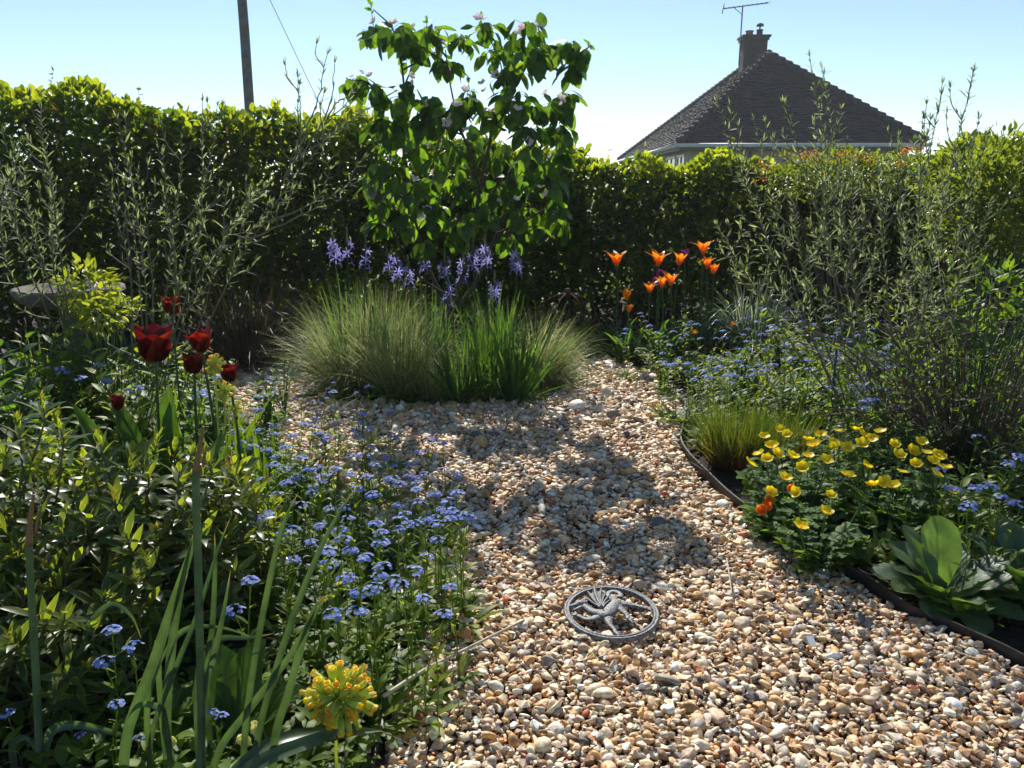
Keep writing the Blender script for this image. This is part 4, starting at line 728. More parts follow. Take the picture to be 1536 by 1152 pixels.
for x, y, Y, sz, fl, lab in [(925, 388, 4.8, .07, .75, 'leftmost orange tulip of the group, wide open with curled petal tips'), (988, 388, 4.75, .07, .7, 'tall orange tulip in front of a purple tulip, in the middle of the group'), (1019, 389, 4.8, .058, .35, 'narrow orange tulip right of the middle, overlapping a purple bloom'), (1055, 371, 4.85, .066, .75, 'highest orange tulip of the group, with flared petals'), (1061, 394, 4.85, .055, .6, 'orange tulip just below the highest one'), (1071, 403, 4.85, .052, .3, 'closed orange tulip right of the others beside the silver grass'), (1007, 419, 4.7, .056, .5, 'lower orange tulip on the right of a touching pair'), (994, 424, 4.72, .052, .35, 'lower orange tulip on the left of a touching pair'), (975, 431, 4.66, .05, .7, 'small flared orange tulip left of the touching pair'), (941, 442, 4.6, .048, .5, 'small low orange tulip below the leftmost tall one'), (943, 463, 4.55, .034, .2, 'smallest orange tulip bud at the bottom of the group')]:
    tulip(x, y, Y, 'orange', 'orange_tulip', lab, 'orange tulips by the hedge', sz*1.12, fl*1.35, .22, 3)
for x, y, lab in [(991, 412, 'dark purple tulip behind the middle orange tulip'), (1027, 383, 'dark purple tulip behind the narrow orange tulip'), (986, 424, 'lower dark purple tulip behind the touching orange pair')]:
    tulip(x, y, 4.95, 'purple', 'purple_tulip', lab, 'purple tulips by the hedge', .055, .15, .2, 2)
for x, y, Y, sz, fl, op, lab in [(231, 518, 1.98, .074, .3, .4, 'large dark red tulip, biggest and leftmost of the red tulips'), (302, 512, 2.12, .05, .3, .6, 'open ragged dark red tulip right of the biggest one'), (290, 546, 2.05, .045, .1, .5, 'round dark red tulip below the ragged one'), (344, 560, 2.2, .042, .5, .4, 'wilting dark red tulip beside the yellow cowslip'), (258, 460, 2.75, .05, .3, .4, 'bright red tulip farther back under the grey shrub'), (176, 604, 1.95, .03, .2, .3, 'small red tulip low among the evergreen shoots')]:
    tulip(x, y, Y, 'red', 'red_tulip', lab, 'red tulips of the left bed', sz, fl, op, 3, leafmat='strap')
# ---------------------------------------------------------------- yellow geums, orange geum
geum_px = [(1171, 645), (1146, 655), (1157, 670), (1139, 682), (1125, 695), (1188, 686), (1212, 660), (1212, 684), (1165, 682), (1231, 653), (1204, 702), (1251, 665), (1251, 672), (1271, 672), (1260, 647), (1295, 653), (1293, 666), (1309, 658), (1321, 648), (1177, 718), (1271, 713), (1155, 739), (1245, 744), (1238, 770), (1201, 790), (1309, 729), (1326, 724), (1353, 708), (1347, 684), (1367, 677), (1382, 665), (1408, 684), (1398, 693), (1374, 698), (1404, 710), (1418, 702), (1428, 736), (1180, 652), (1150, 690), (1222, 668), (1240, 690), (1300, 700), (1340, 668), (1390, 680), (1285, 645), (1195, 740), (1340, 730)]
def flower5(m, c, ax, r, n=5, cup=.35, var=(.0, .5)):
    ax = nrm(np.asarray(ax, float)); s = nrm(np.cross(ax, [.3, .8, .1])); q = np.cross(s, ax); a = np.arange(n)*2*math.pi/n+U(0, 1); o = np.cos(a)[:, None]*s+np.sin(a)[:, None]*q
    leaves(m, np.broadcast_to(c, (n, 3)), o+ax*cup, np.broadcast_to(ax, (n, 3))-o*.2, r*U(.92, 1.08, n), r*U(.95, 1.15, n), T_LEAF, fold=.12, curl=-.25, var=U(*var, n), wob=.05)
    k = 14; d = blob_dirs(k); d = nrm(d+ax*.8); leaves(m, c+d*r*.02, d, rng.normal(size=(k, 3)), r*U(.22, .34, k), r*.09, T_HEX, fold=.1, var=1.)
GP = np.stack([at_z(x, y, .205 + .0004*(720-y)) for x, y in geum_px])
bases = [(0, 4, 'leftmost clump of yellow geum beside the tussock grass')]
cent = np.array([gz(*p) for p in [(1160, 770), (1205, 790), (1225, 850), (1255, 760), (1300, 770), (1335, 800), (1390, 790), (1415, 820), (1180, 810)]])
names = ['yellow geum clump at the bend, beside the tussock grass', 'yellow geum clump second from the tussock grass', 'yellow geum clump nearest the edging with low blooms', 'yellow geum clump at the back, below the green cane', 'yellow geum clump behind the round grey green leaf', 'yellow geum clump just left of the broad leaf rosette', 'yellow geum clump behind the broad leaf rosette', 'rightmost yellow geum clump beside blue forget me nots', 'yellow geum clump over the orange geum blooms']
asg = np.argmin(np.linalg.norm(GP[:, None, :2]+np.array([0, -.03])-cent[None], axis=-1), axis=1)
def lobed(m, b, d, up, L, n=1):
    """a pinnate rough leaf: paired leaflets along a stalk and a round end lobe"""
    d = nrm(np.asarray(d, float)); s = nrm(np.cross(d, up)); P = []; D = []; LL = []
    for q in (.3, .48, .66, .82):
        for sg in (-1, 1): P.append(b+d*L*q-np.array([0, 0, .12*L*q*q])); D.append(s*sg*.9+d*.55); LL.append(L*(.16+.28*q))
    P.append(b+d*L*.78-np.array([0, 0, .09*L])); D.append(d); LL.append(L*.42)
    P = np.array(P); D = np.array(D); LL = np.array(LL); leaves(m, P, D+rng.normal(0, .12, P.shape), np.broadcast_to(up, P.shape)+rng.normal(0, .2, P.shape), LL, LL*.72, T_LEAF, fold=.2, curl=.3, wob=.12, var=U(0, 1))
    tubes(m, np.stack([b, b+d*L*.5-np.array([0, 0, .03*L]), b+d*L-np.array([0, 0, .12*L])])[None], np.array([[.0016, .0013, .0009]]), 4, var=.7)
for k in range(len(cent)):
    mine = np.where(asg == k)[0]
    if not len(mine): continue
    b = np.append(cent[k]*.7+GP[mine, :2].mean(0)*.3, 0); t = thing('yellow_geum', names[k], 'flower', b, 'yellow geums of the right bed'); m = MB()
    for _ in range(38):
        a = U(0, 6.28); el = U(.2, 1.1); d = np.array([math.cos(a), math.sin(a), el]); lobed(m, b+np.array([math.cos(a)*.02, math.sin(a)*.02, U(0, .06)]), d, np.array([-math.cos(a)*.5, -math.sin(a)*.5, 1]), U(.06, .115))
    sm = MB()
    for i in mine:
        c = GP[i]; p = smooth_path(np.stack([b+np.array([U(-.03, .03), U(-.03, .03), -.005]), b*.35+c*.65+np.array([0, 0, -.02]), c-np.array([0, 0, .004])]), 9); tubes(sm, p[None], np.linspace(.0024, .0016, 9)[None], 5, var=.6)
        for q in (3, 5, 6): a = U(0, 6.28); lobed(m, p[q], np.array([math.cos(a), math.sin(a), .4]), np.array([0, 0, 1.]), U(.04, .07))
        fm = MB(); flower5(fm, c, np.array([rng.normal(0, .3), -.25+rng.normal(0, .3), 1]), U(.02, .027), int(rng.integers(5, 8)), U(.08, .5)); fm.build('flower', M['yellow'], t)
    sm.build('stems', M['stem'], t); m.build('foliage', M['geumleaf'], t)
b = np.append(gz(1160, 800), 0); t = thing('orange_geum', 'orange geum with two flame coloured blooms low against the edging', 'flower', b); m = MB(); sm = MB()
for _ in range(12): a = U(0, 6.28); lobed(m, b, np.array([math.cos(a), math.sin(a), U(.2, .9)]), np.array([0, 0, 1.]), U(.06, .1))
for x, y in [(1153, 752), (1143, 766), (1148, 760), (1185, 735)]:
    c = at_z(x, y, .12); tubes(sm, smooth_path(np.stack([b, b*.4+c*.6, c]), 7)[None], np.full((1, 7), .0016), 5); fm = MB(); flower5(fm, c, [rng.normal(0, .4), -.9, .7], .021, 7, .5, (0, .5)); fm.build('flower', M['orange'], t)
sm.build('stems', M['stem'], t); m.build('foliage', M['geumleaf'], t)
for x, y, lab in [(625, 558, ''), (1042, 500, 'tiny orange flower left of the silver grass foot'), (1100, 487, 'tiny orange flower right in front of the silver grass')]:
    if not lab: continue
    c = at_z(x, y, .2); b = np.array([c[0], c[1]+.02, 0]); t = thing('orange_poppy', lab, 'flower', b); m = MB(); tubes(m, smooth_path(np.stack([b, (b+c)/2, c]), 6)[None], np.full((1, 6), .0015), 5); m.build('stem', M['stem'], t); fm = MB(); flower5(fm, c, [0, -.3, 1], .022, 5, .6, (0, .5)); fm.build('flower', M['orange'], t)

# ---------------------------------------------------------------- broad-leaved rosettes
T_ROUND = T_grid((0, .06, .14, .24, .36, .48, .6, .7, .8, .88, .95, 1), (.14, .15, .2, .4, .66, .86, .98, 1, .95, .82, .58, .2), np.linspace(-.5, .5, 9))
def rosette(name, b, spec, mat, label, cat='plant', curl=(.2, .7), group=None, stalk=True):
    b = np.append(np.asarray(b, float)[:2], 0); t = thing(name, label, cat, b, group)
    for (az, el, L, W) in spec:
        d = np.array([math.cos(az)*math.cos(el), math.sin(az)*math.cos(el), math.sin(el)]); up = np.array([-math.cos(az)*math.sin(el), -math.sin(az)*math.sin(el), math.cos(el)])+rng.normal(0, .12, 3)
        m = MB(); leaves(m, [b+np.array([math.cos(az), math.sin(az), 0])*.012], [d], [up], [L], [W], T_ROUND if mat == 'broad' else T_BIG, fold=.2 if mat == 'broad' else .28, curl=U(*curl), wob=.07, var=U(0, 1)); m.build('leaf', M[mat], t)
    return t
RS = [(R(a), R(e), l, w) for a, e, l, w in [(200, 35, .2, .085), (235, 28, .17, .08), (165, 48, .21, .085), (120, 60, .22, .09), (140, 72, .24, .095), (60, 62, .22, .085), (20, 45, .24, .09), (-15, 38, .23, .085), (-45, 30, .2, .085), (-80, 25, .16, .08), (270, 45, .17, .075), (85, 78, .25, .095), (5, 62, .22, .08), (185, 62, .2, .08), (215, 55, .16, .07), (-30, 55, .19, .075), (100, 45, .18, .08)]]
rosette('broad_leaf_rosette', gz(1415, 905), [(a_, e_, l_*.84, w_*1.02) for a_, e_, l_, w_ in RS], 'broad', 'large grey green broad leaf rosette in front of the yellow geums, beside the edging')
rosette('broad_leaf_rosette', gz(1545, 900), [(R(a), R(e), U(.16, .22), U(.06, .08)) for a, e in zip(range(90, 290, 22), [60, 55, 48, 40, 38, 50, 60, 70, 45])], 'broad', 'broad leaf rosette cut by the right edge of the picture')
rosette('broad_leaf_rosette', gz(1300, 760), [(R(a), R(e), U(.12, .17), U(.06, .08)) for a, e in zip(range(0, 360, 45), [40, 60, 70, 45, 50, 35, 60, 50])], 'broad', 'round grey green rosette between the yellow geum clumps')
rosette('upright_leaf_rosette', at_y(238, 740, 1.92)[:2], [(R(a), R(e), l*1.2, w*.95) for a, e, l, w in [(165, 82, .4, .08), (60, 86, .4, .08), (190, 66, .38, .08), (-5, 64, .36, .08), (175, 70, .42, .085), (150, 78, .4, .08), (80, 84, .42, .085), (20, 74, .36, .085), (-20, 55, .3, .08), (10, 42, .3, .085), (210, 62, .36, .08), (-60, 60, .24, .075), (240, 70, .3, .075), (120, 70, .34, .08), (-100, 50, .2, .07), (45, 60, .32, .085)]], 'rosette', 'tall pointed bright green leaf rosette below the red tulips', curl=(.0, .35))
rosette('upright_leaf_rosette', at_y(30, 700, 2.0)[:2], [(R(a), R(U(40, 70)), U(.2, .32), U(.05, .07)) for a in range(0, 360, 30)], 'rosette', 'bright green leaf rosette behind the evergreen shrub at the left edge', curl=(.1, .6))
rosette('primula_rosette', at_y(330, 1135, 1.22)[:2], [(R(a), R(e), l, w) for a, e, l, w in [(60, 72, .22, .115), (100, 66, .2, .1), (150, 50, .16, .085), (20, 55, .19, .1), (-20, 40, .13, .075), (200, 40, .14, .075), (250, 45, .13, .07), (300, 40, .12, .07), (0, 70, .13, .07)]], 'rosette', 'crinkled primula leaves behind the strap leaves at the bottom left', curl=(.1, .5))
rosette('primula_rosette', at_y(425, 1160, 1.1)[:2], [(R(a), R(e), l, w) for a, e, l, w in [(60, 35, .11, .06), (100, 45, .1, .06), (150, 35, .11, .06), (20, 25, .1, .055), (-20, 20, .1, .055), (200, 35, .11, .06), (250, 35, .1, .06)]], 'rosette', 'low crinkled primula leaves at the foot of the big cowslip', curl=(.3, .8))
rosette('primula_rosette', gz(855, 520), [(R(a), R(U(25, 60)), U(.13, .2), U(.045, .06)) for a in range(0, 360, 26)], 'herb', 'leafy green rosette at the far end of the gravel path', curl=(.3, .8))
rosette('primula_rosette', gz(925, 535), [(R(a), R(U(25, 60)), U(.15, .22), U(.05, .07)) for a in range(0, 360, 26)], 'herb', 'arching leaf rosette beside the far path edge under the orange tulips', curl=(.3, .9))
rosette('primula_rosette', gz(800, 600), [(R(a), R(U(20, 50)), U(.08, .12), U(.04, .055)) for a in range(0, 360, 36)], 'fmn', 'small pale leaf rosette at the front foot of the golden feather grass', curl=(.4, .9))
rosette('primula_rosette', gz(490, 596), [(R(a), R(U(20, 50)), U(.09, .13), U(.04, .055)) for a in range(0, 360, 30)], 'fmn', 'small leaf rosette at the left foot of the island', curl=(.4, .9))
rng = np.random.default_rng(31)
# ---------------------------------------------------------------- glossy evergreen shrubs, foreground left
def evergreen(name, c, rad, nshoot, label, tips=()):
    b = np.array([c[0], c[1], 0]); t = thing(name, label, 'shrub', b); w = MB(); f = MB(); y = MB(); rad = np.asarray(rad)
    d = blob_dirs(nshoot); d[:, 2] = np.abs(d[:, 2])**.8*np.where(rng.random(nshoot) < .2, -.35, 1); d = nrm(d); T = np.array([c[0], c[1], 0])+np.array([0, 0, rad[2]*.42])+d*rad*np.array([1, 1, .58])*(1-.45*rng.random((nshoot, 1))**2)
    ax = nrm(d*np.array([.8, .8, .5])+np.array([0, 0, .75])+rng.normal(0, .22, (nshoot, 3))); T = np.vstack([T]+[np.asarray(q)[None] for q in tips]); ax = np.vstack([ax]+[np.array([[rng.normal(0, .12), -.05, 1]]) for _ in tips]); N = len(T)
    bb = b+np.stack([rng.normal(0, .05, N), rng.normal(0, .05, N), 0*T[:, 2]], -1); m = bb*.4+T*.6-ax*.05; tubes(w, np.stack([bb, (bb+m)/2+rng.normal(0, .012, (N, 3)), m, T-ax*.03, T], 1), np.stack([np.full(N, r) for r in (.0045, .0035, .003, .0022, .0013)], 1), 5)
    s = nrm(np.cross(ax, [.37, .9, .1])); q = np.cross(s, ax); k = 13
    for i in range(k):
        a = i*2.4+U(0, .5, N); h = -.085+.085*i/k; o = np.cos(a)[:, None]*s+np.sin(a)[:, None]*q; L = U(.05, .085, N)*(1.05-.35*i/k); op = 1.15-.85*(i/k)**2
        leaves(f, T+ax*h, o*op+ax*(.35+.6*i/k), ax-o*.25, L, L*U(.21, .28, N), T_LANCE, fold=.22, curl=U(.15, .85, N)*(1.1-.6*i/k), var=np.clip(rng.normal(.35+.4*i/k, .2, N), 0, 1))
    j = np.where(rng.random(N) < .3)[0]; j = np.union1d(j, np.arange(nshoot, N)); n = len(j)
    for i in range(7): a = i*2.4+U(0, .6, n); o = np.cos(a)[:, None]*s[j]+np.sin(a)[:, None]*q[j]; leaves(y, T[j]+ax[j]*.004*i, o*.45+ax[j], ax[j]-o*.3, U(.018, .036, n), U(.005, .008, n), T_LANCE, fold=.3, curl=.1)
    w.build('stems', M['twig'], t); f.build('leaves', M['ever'], t); y.build('young_leaves', M['newleaf'], t)
evergreen('evergreen_shrub', (-.85, 1.70), (.31, .34, .42), 200, 'dense glossy evergreen shrub with narrow pale edged leaves filling the left foreground', [at_y(*p, 1.66) for p in [(150, 665), (312, 690), (350, 710), (385, 760)]])
evergreen('evergreen_shrub', (-1.14, 1.62), (.3, .34, .47), 150, 'glossy evergreen shrub at the left edge with brown stems and yellow young tips', [at_y(*p, 1.6) for p in [(65, 610), (28, 640), (90, 640), (50, 700)]])
evergreen('evergreen_shrub', (-.98, 1.36), (.3, .2, .33), 110, 'lower dark evergreen shrub in shade at the front left behind the allium stalks')
# ---------------------------------------------------------------- leafy perennials, ground cover
def perennial(k):
    t = thing('leafy_perennial', 'x', 'plant', (0, 0, 0), 'leafy perennials filling the beds'); w = MB(); f = MB(); n = 9
    for i in range(n):
        a = U(0, 6.28); h = U(.16, .32); e = np.array([math.cos(a)*U(.02, .13), math.sin(a)*U(.02, .13), h]); p = smooth_path(np.stack([[0, 0, 0], e*np.array([.4, .4, .55]), e]), 10); tubes(w, p[None], np.linspace(.0028, .0012, 10)[None], 5, var=.5)
        m = 15; q = np.linspace(.08, 1, m); aa = np.arange(m)*2.4+U(0, 6); pp = np.stack([np.interp(q*9, np.arange(10), p[:, j]) for j in range(3)], -1); L = U(.035, .07, m)*(1.15-.5*q)*(1+.3*(k % 2))
        leaves(f, pp, np.stack([np.cos(aa), np.sin(aa), .35+q*.6], -1), np.stack([-np.cos(aa)*.4, -np.sin(aa)*.4, 1+0*aa], -1), L, L*(.26, .42, .34, .5)[k], T_LEAF, fold=.22, curl=U(.1, .7, m))
    w.build('stems', M['stem'], t); f.build('leaves', M[('herb', 'fmn', 'herb', 'geumleaf')[k]], t); return Stock(t)
PE = [perennial(k) for k in range(4)]
sp_l = [(-1.55, 2.5, 1.1), (-1.3, 2.45, 1.0), (-1.75, 2.75, 1.3), (-1.05, 2.6, 1.0), (-1.35, 2.85, 1.2), (-1.6, 3.1, 1.3), (-1.2, 3.15, 1.0), (-.95, 2.95, .9), (-1.95, 3.05, 1.3), (-2.2, 3.3, 1.3), (-1.5, 2.2, 1.2), (-1.8, 2.35, 1.2), (-1.1, 2.25, .9), (-.9, 2.35, .8), (-.85, 2.65, .7), (-1.3, 2.05, 1.1), (-1.0, 3.4, .9), (-1.4, 3.5, 1.1), (-.72, 2.1, .75), (-.66, 2.3, .7), (-.55, 1.95, .6), (-.6, 1.75, .6), (-.45, 1.72, .5), (-.7, 1.5, .6), (-.75, 2.5, .6), (-2.0, 2.7, 1.3), (-.5, 2.2, .6), (-.35, 1.95, .45)]
sp_l += [(-1.95, 3.3, 1.5), (-1.75, 3.2, 1.5), (-2.15, 2.9, 1.6), (-1.85, 2.8, 1.5), (-1.65, 2.6, 1.5), (-2.0, 2.4, 1.5), (-1.75, 2.15, 1.4), (-1.5, 2.35, 1.4), (-2.3, 3.1, 1.6), (-1.3, 2.65, 1.3), (-1.15, 2.9, 1.2), (-2.5, 3.3, 1.7), (-1.45, 3.0, 1.4)]
for i, (x, y, s) in enumerate(sp_l): PE[i % 4].put(x, y, 0, U(0, 6.28), s, 'green leafy perennial among the tulips and forget me nots of the left bed', 'leafy perennials of the left bed')
sp_r = [(1.25, 2.1, .8), (1.5, 2.3, 1.0), (1.65, 2.05, 1.0), (1.5, 1.8, .7), (1.55, 1.7, .7), (1.8, 2.5, 1.1), (1.35, 2.6, .8), (1.15, 3.3, .8), (1.25, 3.3, .9), (.85, 3.6, .7), (1.1, 3.8, .8), (1.45, 3.6, .9), (1.7, 3.3, 1.0), (1.9, 3.0, 1.1), (.8, 4.3, .8), (1.0, 4.6, 1.0), (1.5, 4.4, 1.0), (1.9, 4.0, 1.2), (2.2, 3.6, 1.3), (2.3, 3.1, 1.3), (2.4, 4.5, 1.3), (1.95, 4.8, 1.2), (2.1, 2.6, 1.2), (.6, 4.9, .9), (1.25, 5.0, .9), (2.8, 4.0, 1.4), (1.75, 1.85, .8), (1.3, 2.8, .6), (.75, 3.9, .6), (.62, 4.5, .6), (.98, 3.5, .55)]
for i, (x, y, s) in enumerate(sp_r): PE[(i*3+1) % 4].put(x, y, 0, U(0, 6.28), s, 'green leafy perennial among the forget me nots of the right bed', 'leafy perennials of the right bed')
def cover(label, x0, x1, y0, y1, n, ok):
    p = np.column_stack([U(x0, x1, n), U(y0, y1, n)]); p = p[ok(p)]; th = np.sin(p[:, 0]*6.1+p[:, 1]*3.3)+np.sin(p[:, 0]*3.7-p[:, 1]*7.9+1)+rng.normal(0, .7, len(p)); p = p[th > -.75]; n = len(p); m = MB(); a = U(0, 6.28, n)
    for k in range(4):
        a = a+1.7; L = U(.025, .06, n); z = U(0, .05, n)+.045*np.clip(np.sin(p[:, 0]*5+p[:, 1]*4), 0, 1); leaves(m, np.column_stack([p+rng.normal(0, .012, (n, 2)), z]), np.stack([np.cos(a), np.sin(a), U(.15, 1.2, n)], -1), np.stack([-np.cos(a)*.5, -np.sin(a)*.5, 1+0*a], -1), L, L*U(.28, .5, n), T_LANCE, fold=.22, curl=U(.1, .7, n))
    tag(m.build('ground_cover', M['fmn']), label, 'ground cover', kind='stuff')
def off_path(p, d=.03):
    q = np.vstack([p+np.array(o) for o in ((d, 0), (-d, 0), (0, d), (0, -d))]); r = inpoly(q, path_poly).reshape(4, -1); return ~r.any(0)
cover('low green seedlings and leaves covering the soil of the left bed', -2.8, .1, .9, 4.6, 9000, lambda p: off_path(p) & ~inpoly(p, ISL) & (p[:, 0] < .1-.0*p[:, 1]))
cover('low green seedlings and leaves covering the soil of the right bed', .3, 3.4, 1.2, 5.6, 9500, lambda p: off_path(p) & (p[:, 0] > .25) & (np.linalg.norm(p-gz(1100, 752), axis=1) > .17) & (np.linalg.norm(p-gz(1110, 705), axis=1) > .17) & off_path(p, .045) & ~inpoly(p, ISL))
cover('low green leaves round the foot of the island grasses', -1.3, .5, 3.6, 4.6, 1500, lambda p: inpoly(p, ISL))
for x, y, lab in [(330, 640, 'bright upright leaf tuft at the left edge of the gravel below the cowslips'), (285, 610, 'upright green leaf tuft under the two smaller red tulips'), (150, 560, 'green leaf tuft behind the biggest red tulip'), (60, 560, 'green leaf tuft at the left edge behind the evergreen shrub'), (395, 690, 'lime leaf tuft among the forget me nots beside the gravel')]:
    tuft('leaf_tuft', *gz(x, y+70), 40, .3 if x > 100 else .4, .016, .35, .3, 'herb', lab, 'plant', .06, 'leaf tufts of the left bed', 7)
# ---------------------------------------------------------------- alliums: old stalks and strap leaves
def strap(m, pts, w, fold=.25, n=26, face=(0, -1, .25), taper=.75, v=None):
    p = smooth_path(pts, n); t = nrm(np.gradient(p, axis=0)); s = nrm(np.cross(t, np.asarray(face, float))); nn = np.cross(s, t); q = np.linspace(0, 1, n); ww = (w*.5*np.clip(1-np.clip((q-(1-taper))/taper, 0, 1)**2.4, .03, 1))[:, None]
    V = np.stack([p-s*ww+nn*ww*fold, p-s*ww*.5+nn*ww*fold*.3, p, p+s*ww*.5+nn*ww*fold*.3, p+s*ww+nn*ww*fold], 1); f = np.array([(i*5+j, i*5+j+1, (i+1)*5+j+1, (i+1)*5+j) for i in range(n-1) for j in range(4)]); m.add(V, f, U(0, .7) if v is None else v, uv=np.stack([np.repeat(q, 5), np.tile([-.5, -.25, 0, .25, .5], n)], -1))
def PX(pts, ys):
    ys = np.broadcast_to(ys, len(pts)); return np.stack([at_y(x, y, Y) for (x, y), Y in zip(pts, ys)])
def allium(label, base_px, Y, stalk, lvs):
    b = at_y(*base_px, Y); b[2] = 0; t = thing('allium_plant', label, 'plant', b, 'alliums of the left foreground')
    if stalk:
        pts, r, dry = stalk; p = smooth_path(np.vstack([[b], PX(pts, Y)]), 24); m = MB(); tubes(m, p[None], np.linspace(r*1.1, r*.92, 24)[None], 10); m.build('stalk', M['stalk'], t)
        d = MB(); e = p[-1]; tn = nrm(p[-1]-p[-4]); tip = PX(dry, Y); pp = smooth_path(np.vstack([[e-tn*.004], tip]), 10); tubes(d, pp[None], np.linspace(r*.98, r*.35, 10)[None], 8); k = len(tip); q = pp+np.array([.006, .004, -.01]); tubes(d, q[3:8][None], np.linspace(r*.4, r*.2, 5)[None], 6); d.build('withered_tip', M['dry'], t)
    for pts, w, *fc in lvs:
        m = MB(); y = fc[0] if fc else Y; pp = PX(pts, y); strap(m, np.vstack([[[pp[0][0]+(b[0]-pp[0][0])*.12-(pp[1][0]-pp[0][0])*.5, pp[0][1], -.01]], pp]) if pp[0][2] > .03 else pp, w, .3+U(0, .35), face=(U(-.35, .35), -1, U(.1, .5))); m.build('leaf', M['allium'], t)
    return t
allium('allium with one thick leafless stalk at the far left of the foreground', (60, 1190), 1.16, ([(58, 1105), (52, 980), (46, 880), (43, 815)], .0058, [(44, 795), (47, 765), (51, 742)]),
       [([(75, 1105), (108, 1086), (165, 1096), (228, 1118)], .016), ([(20, 1125), (28, 1108), (46, 1110), (60, 1150)], .013), ([(128, 960), (150, 918), (172, 906), (198, 925), (212, 958)], .010, 1.3)])
allium('allium with the tallest stalk and a fan of grey green strap leaves', (290, 1195), 1.1, ([(302, 1110), (300, 980), (297, 850), (294, 740), (294, 705)], .0058, [(296, 690), (300, 668), (305, 640)]),
       [([(190, 1110), (232, 990), (262, 900), (287, 825), (302, 770)], .016), ([(250, 1090), (258, 970), (272, 880), (290, 800)], .014), ([(228, 1110), (262, 1010), (296, 925), (326, 830), (346, 775)], .010), ([(305, 1060), (322, 985), (336, 920), (346, 855)], .012), ([(312, 1010), (320, 946), (324, 850), (322, 800)], .012, 1.16), ([(222, 1075), (236, 1000), (275, 946), (330, 941), (390, 960)], .011, 1.15), ([(296, 1060), (304, 985), (330, 958), (372, 957), (412, 950)], .011, 1.12), ([(250, 1085), (240, 1060), (212, 1056), (190, 1075)], .014), ([(240, 990), (262, 920), (282, 860)], .012, 1.18)])
allium('allium with long bare pointed leaves leaning right beside the big cowslip', (390, 1195), 1.1, None,
       [([(368, 1110), (384, 985), (410, 850), (428, 780), (448, 738)], .011), ([(388, 1105), (424, 975), (462, 868), (500, 785), (538, 725)], .012), ([(325, 1135), (375, 1062), (430, 990), (470, 925), (492, 890)], .012), ([(412, 1110), (432, 1040), (450, 975), (470, 915), (486, 895)], .0125)])
b = at_y(400, 1190, 1.06); b[2] = 0; t = thing('allium_plant', 'broad grey strap leaf lying low under the big cowslip at the bottom edge', 'plant', b, 'alliums of the left foreground')
m = MB(); strap(m, PX([(330, 1185), (395, 1142), (470, 1112), (530, 1098), (574, 1096)], [1.06, 1.07, 1.09, 1.1, 1.1]), .024, .25, face=(0, -.5, 1)); m.build('leaf', M['allium'], t)
m = MB(); strap(m, PX([(330, 1180), (400, 1118), (470, 1098), (520, 1102)], [1.06, 1.1, 1.14, 1.16]), .02, .25, face=(0, -.5, 1)); m.build('leaf', M['allium'], t)
# ---------------------------------------------------------------- cowslips and pale primrose
def floret(m_c, m_b, o, d, s):
    d = nrm(np.asarray(d)); a = nrm(np.cross(d, [.31, .2, .9])); b = np.cross(d, a); th = np.arange(8)*math.pi/4
    def ringset(mm, prof, var): V = np.stack([o+d*h*s+(np.cos(th)[:, None]*a+np.sin(th)[:, None]*b)*r*s*(1+(.10*np.cos(th*5)[:, None] if mm is m_c else 0)) for r, h in prof]); n = len(prof); f = np.array([(i*8+j, i*8+(j+1) % 8, (i+1)*8+(j+1) % 8, (i+1)*8+j) for i in range(n-1) for j in range(8)]); mm.add(V, f, var)
    tubes(m_c, np.stack([o-d*s*.55, o]), np.array([.05*s, .06*s]), 4, var=.2)
    ringset(m_c, [(.05, 0), (.15, .1), (.19, .35), (.2, .6), (.17, .82)], U(0, .9)); aa = np.arange(5)*1.2566; oo = np.cos(aa)[:, None]*a+np.sin(aa)[:, None]*b; leaves(m_c, o+d*.76*s+oo*.165*s, d+oo*.18, oo, np.full(5, .3*s), .2*s, T_HEX, fold=.1, var=U(.3, 1, 5))
    ringset(m_b, [(.12, .6), (.12, .9), (.14, 1.0), (.17, 1.06), (.13, 1.04), (.02, .96)], U(0, 1))
def cowslip(px, py, Y, rad, n, s, label, name='cowslip', down=.2, bare=False, up=.35):
    c = at_y(px, py, Y); b = np.array([c[0]-.01, Y+.01, 0]); t = thing(name, label, 'flower', b); hub = c-np.array([0, 0, rad*.1]); m = MB(); st = smooth_path(np.stack([b, (b+hub)/2+np.array([-.006, 0, 0]), hub]), 14); tubes(m, st[None], np.full((1, 14), .0026 if rad > .03 else .002), 7, var=.6); m.build('stem', M['calyx'], t)
    k = np.arange(n)+.5; z = 1-2*k/n*(.5+.5*(1-down)); ph = k*2.39996; rr = np.sqrt(np.clip(1-z*z, 0, 1)); D = np.stack([rr*np.cos(ph), rr*np.sin(ph), z], -1)+rng.normal(0, .12, (n, 3)); D = nrm(D)
    for d in D:
        cm, bm_ = MB(), MB(); h = rad*U(.74, 1.1)-1.2*s; o = hub+d*max(h, .1*rad); tubes(cm, smooth_path(np.stack([hub, (hub+o)/2+np.array([0, 0, .004]), o-d*s*.5]), 5)[None], np.full((1, 5), .0007), 4, var=.6); d2 = nrm(d+np.array([0, 0, -.25*(1-up)*(rad < .032)])+rng.normal(0, .16, 3)); floret(cm, bm_, o, d2, s*U(.85, 1.12)); fo = cm.build('floret', M['calyx'], t); bm_.build('bell', M['bell'], fo)
    return t
cowslip(508, 1042, 1.13, .064, 98, .0255, 'large cowslip head with many orange yellow bells over pale calyces, bottom centre left', down=.35)
cowslip(322, 545, 2.05, .032, 16, .024, 'yellow cowslip cluster beside the round dark red tulip', down=.05)
cowslip(336, 585, 2.08, .032, 15, .024, 'yellow cowslip below the first one, against the gravel', down=.05)
cowslip(352, 612, 2.2, .024, 9, .022, 'small pale cowslip lowest beside the gravel', down=.05)
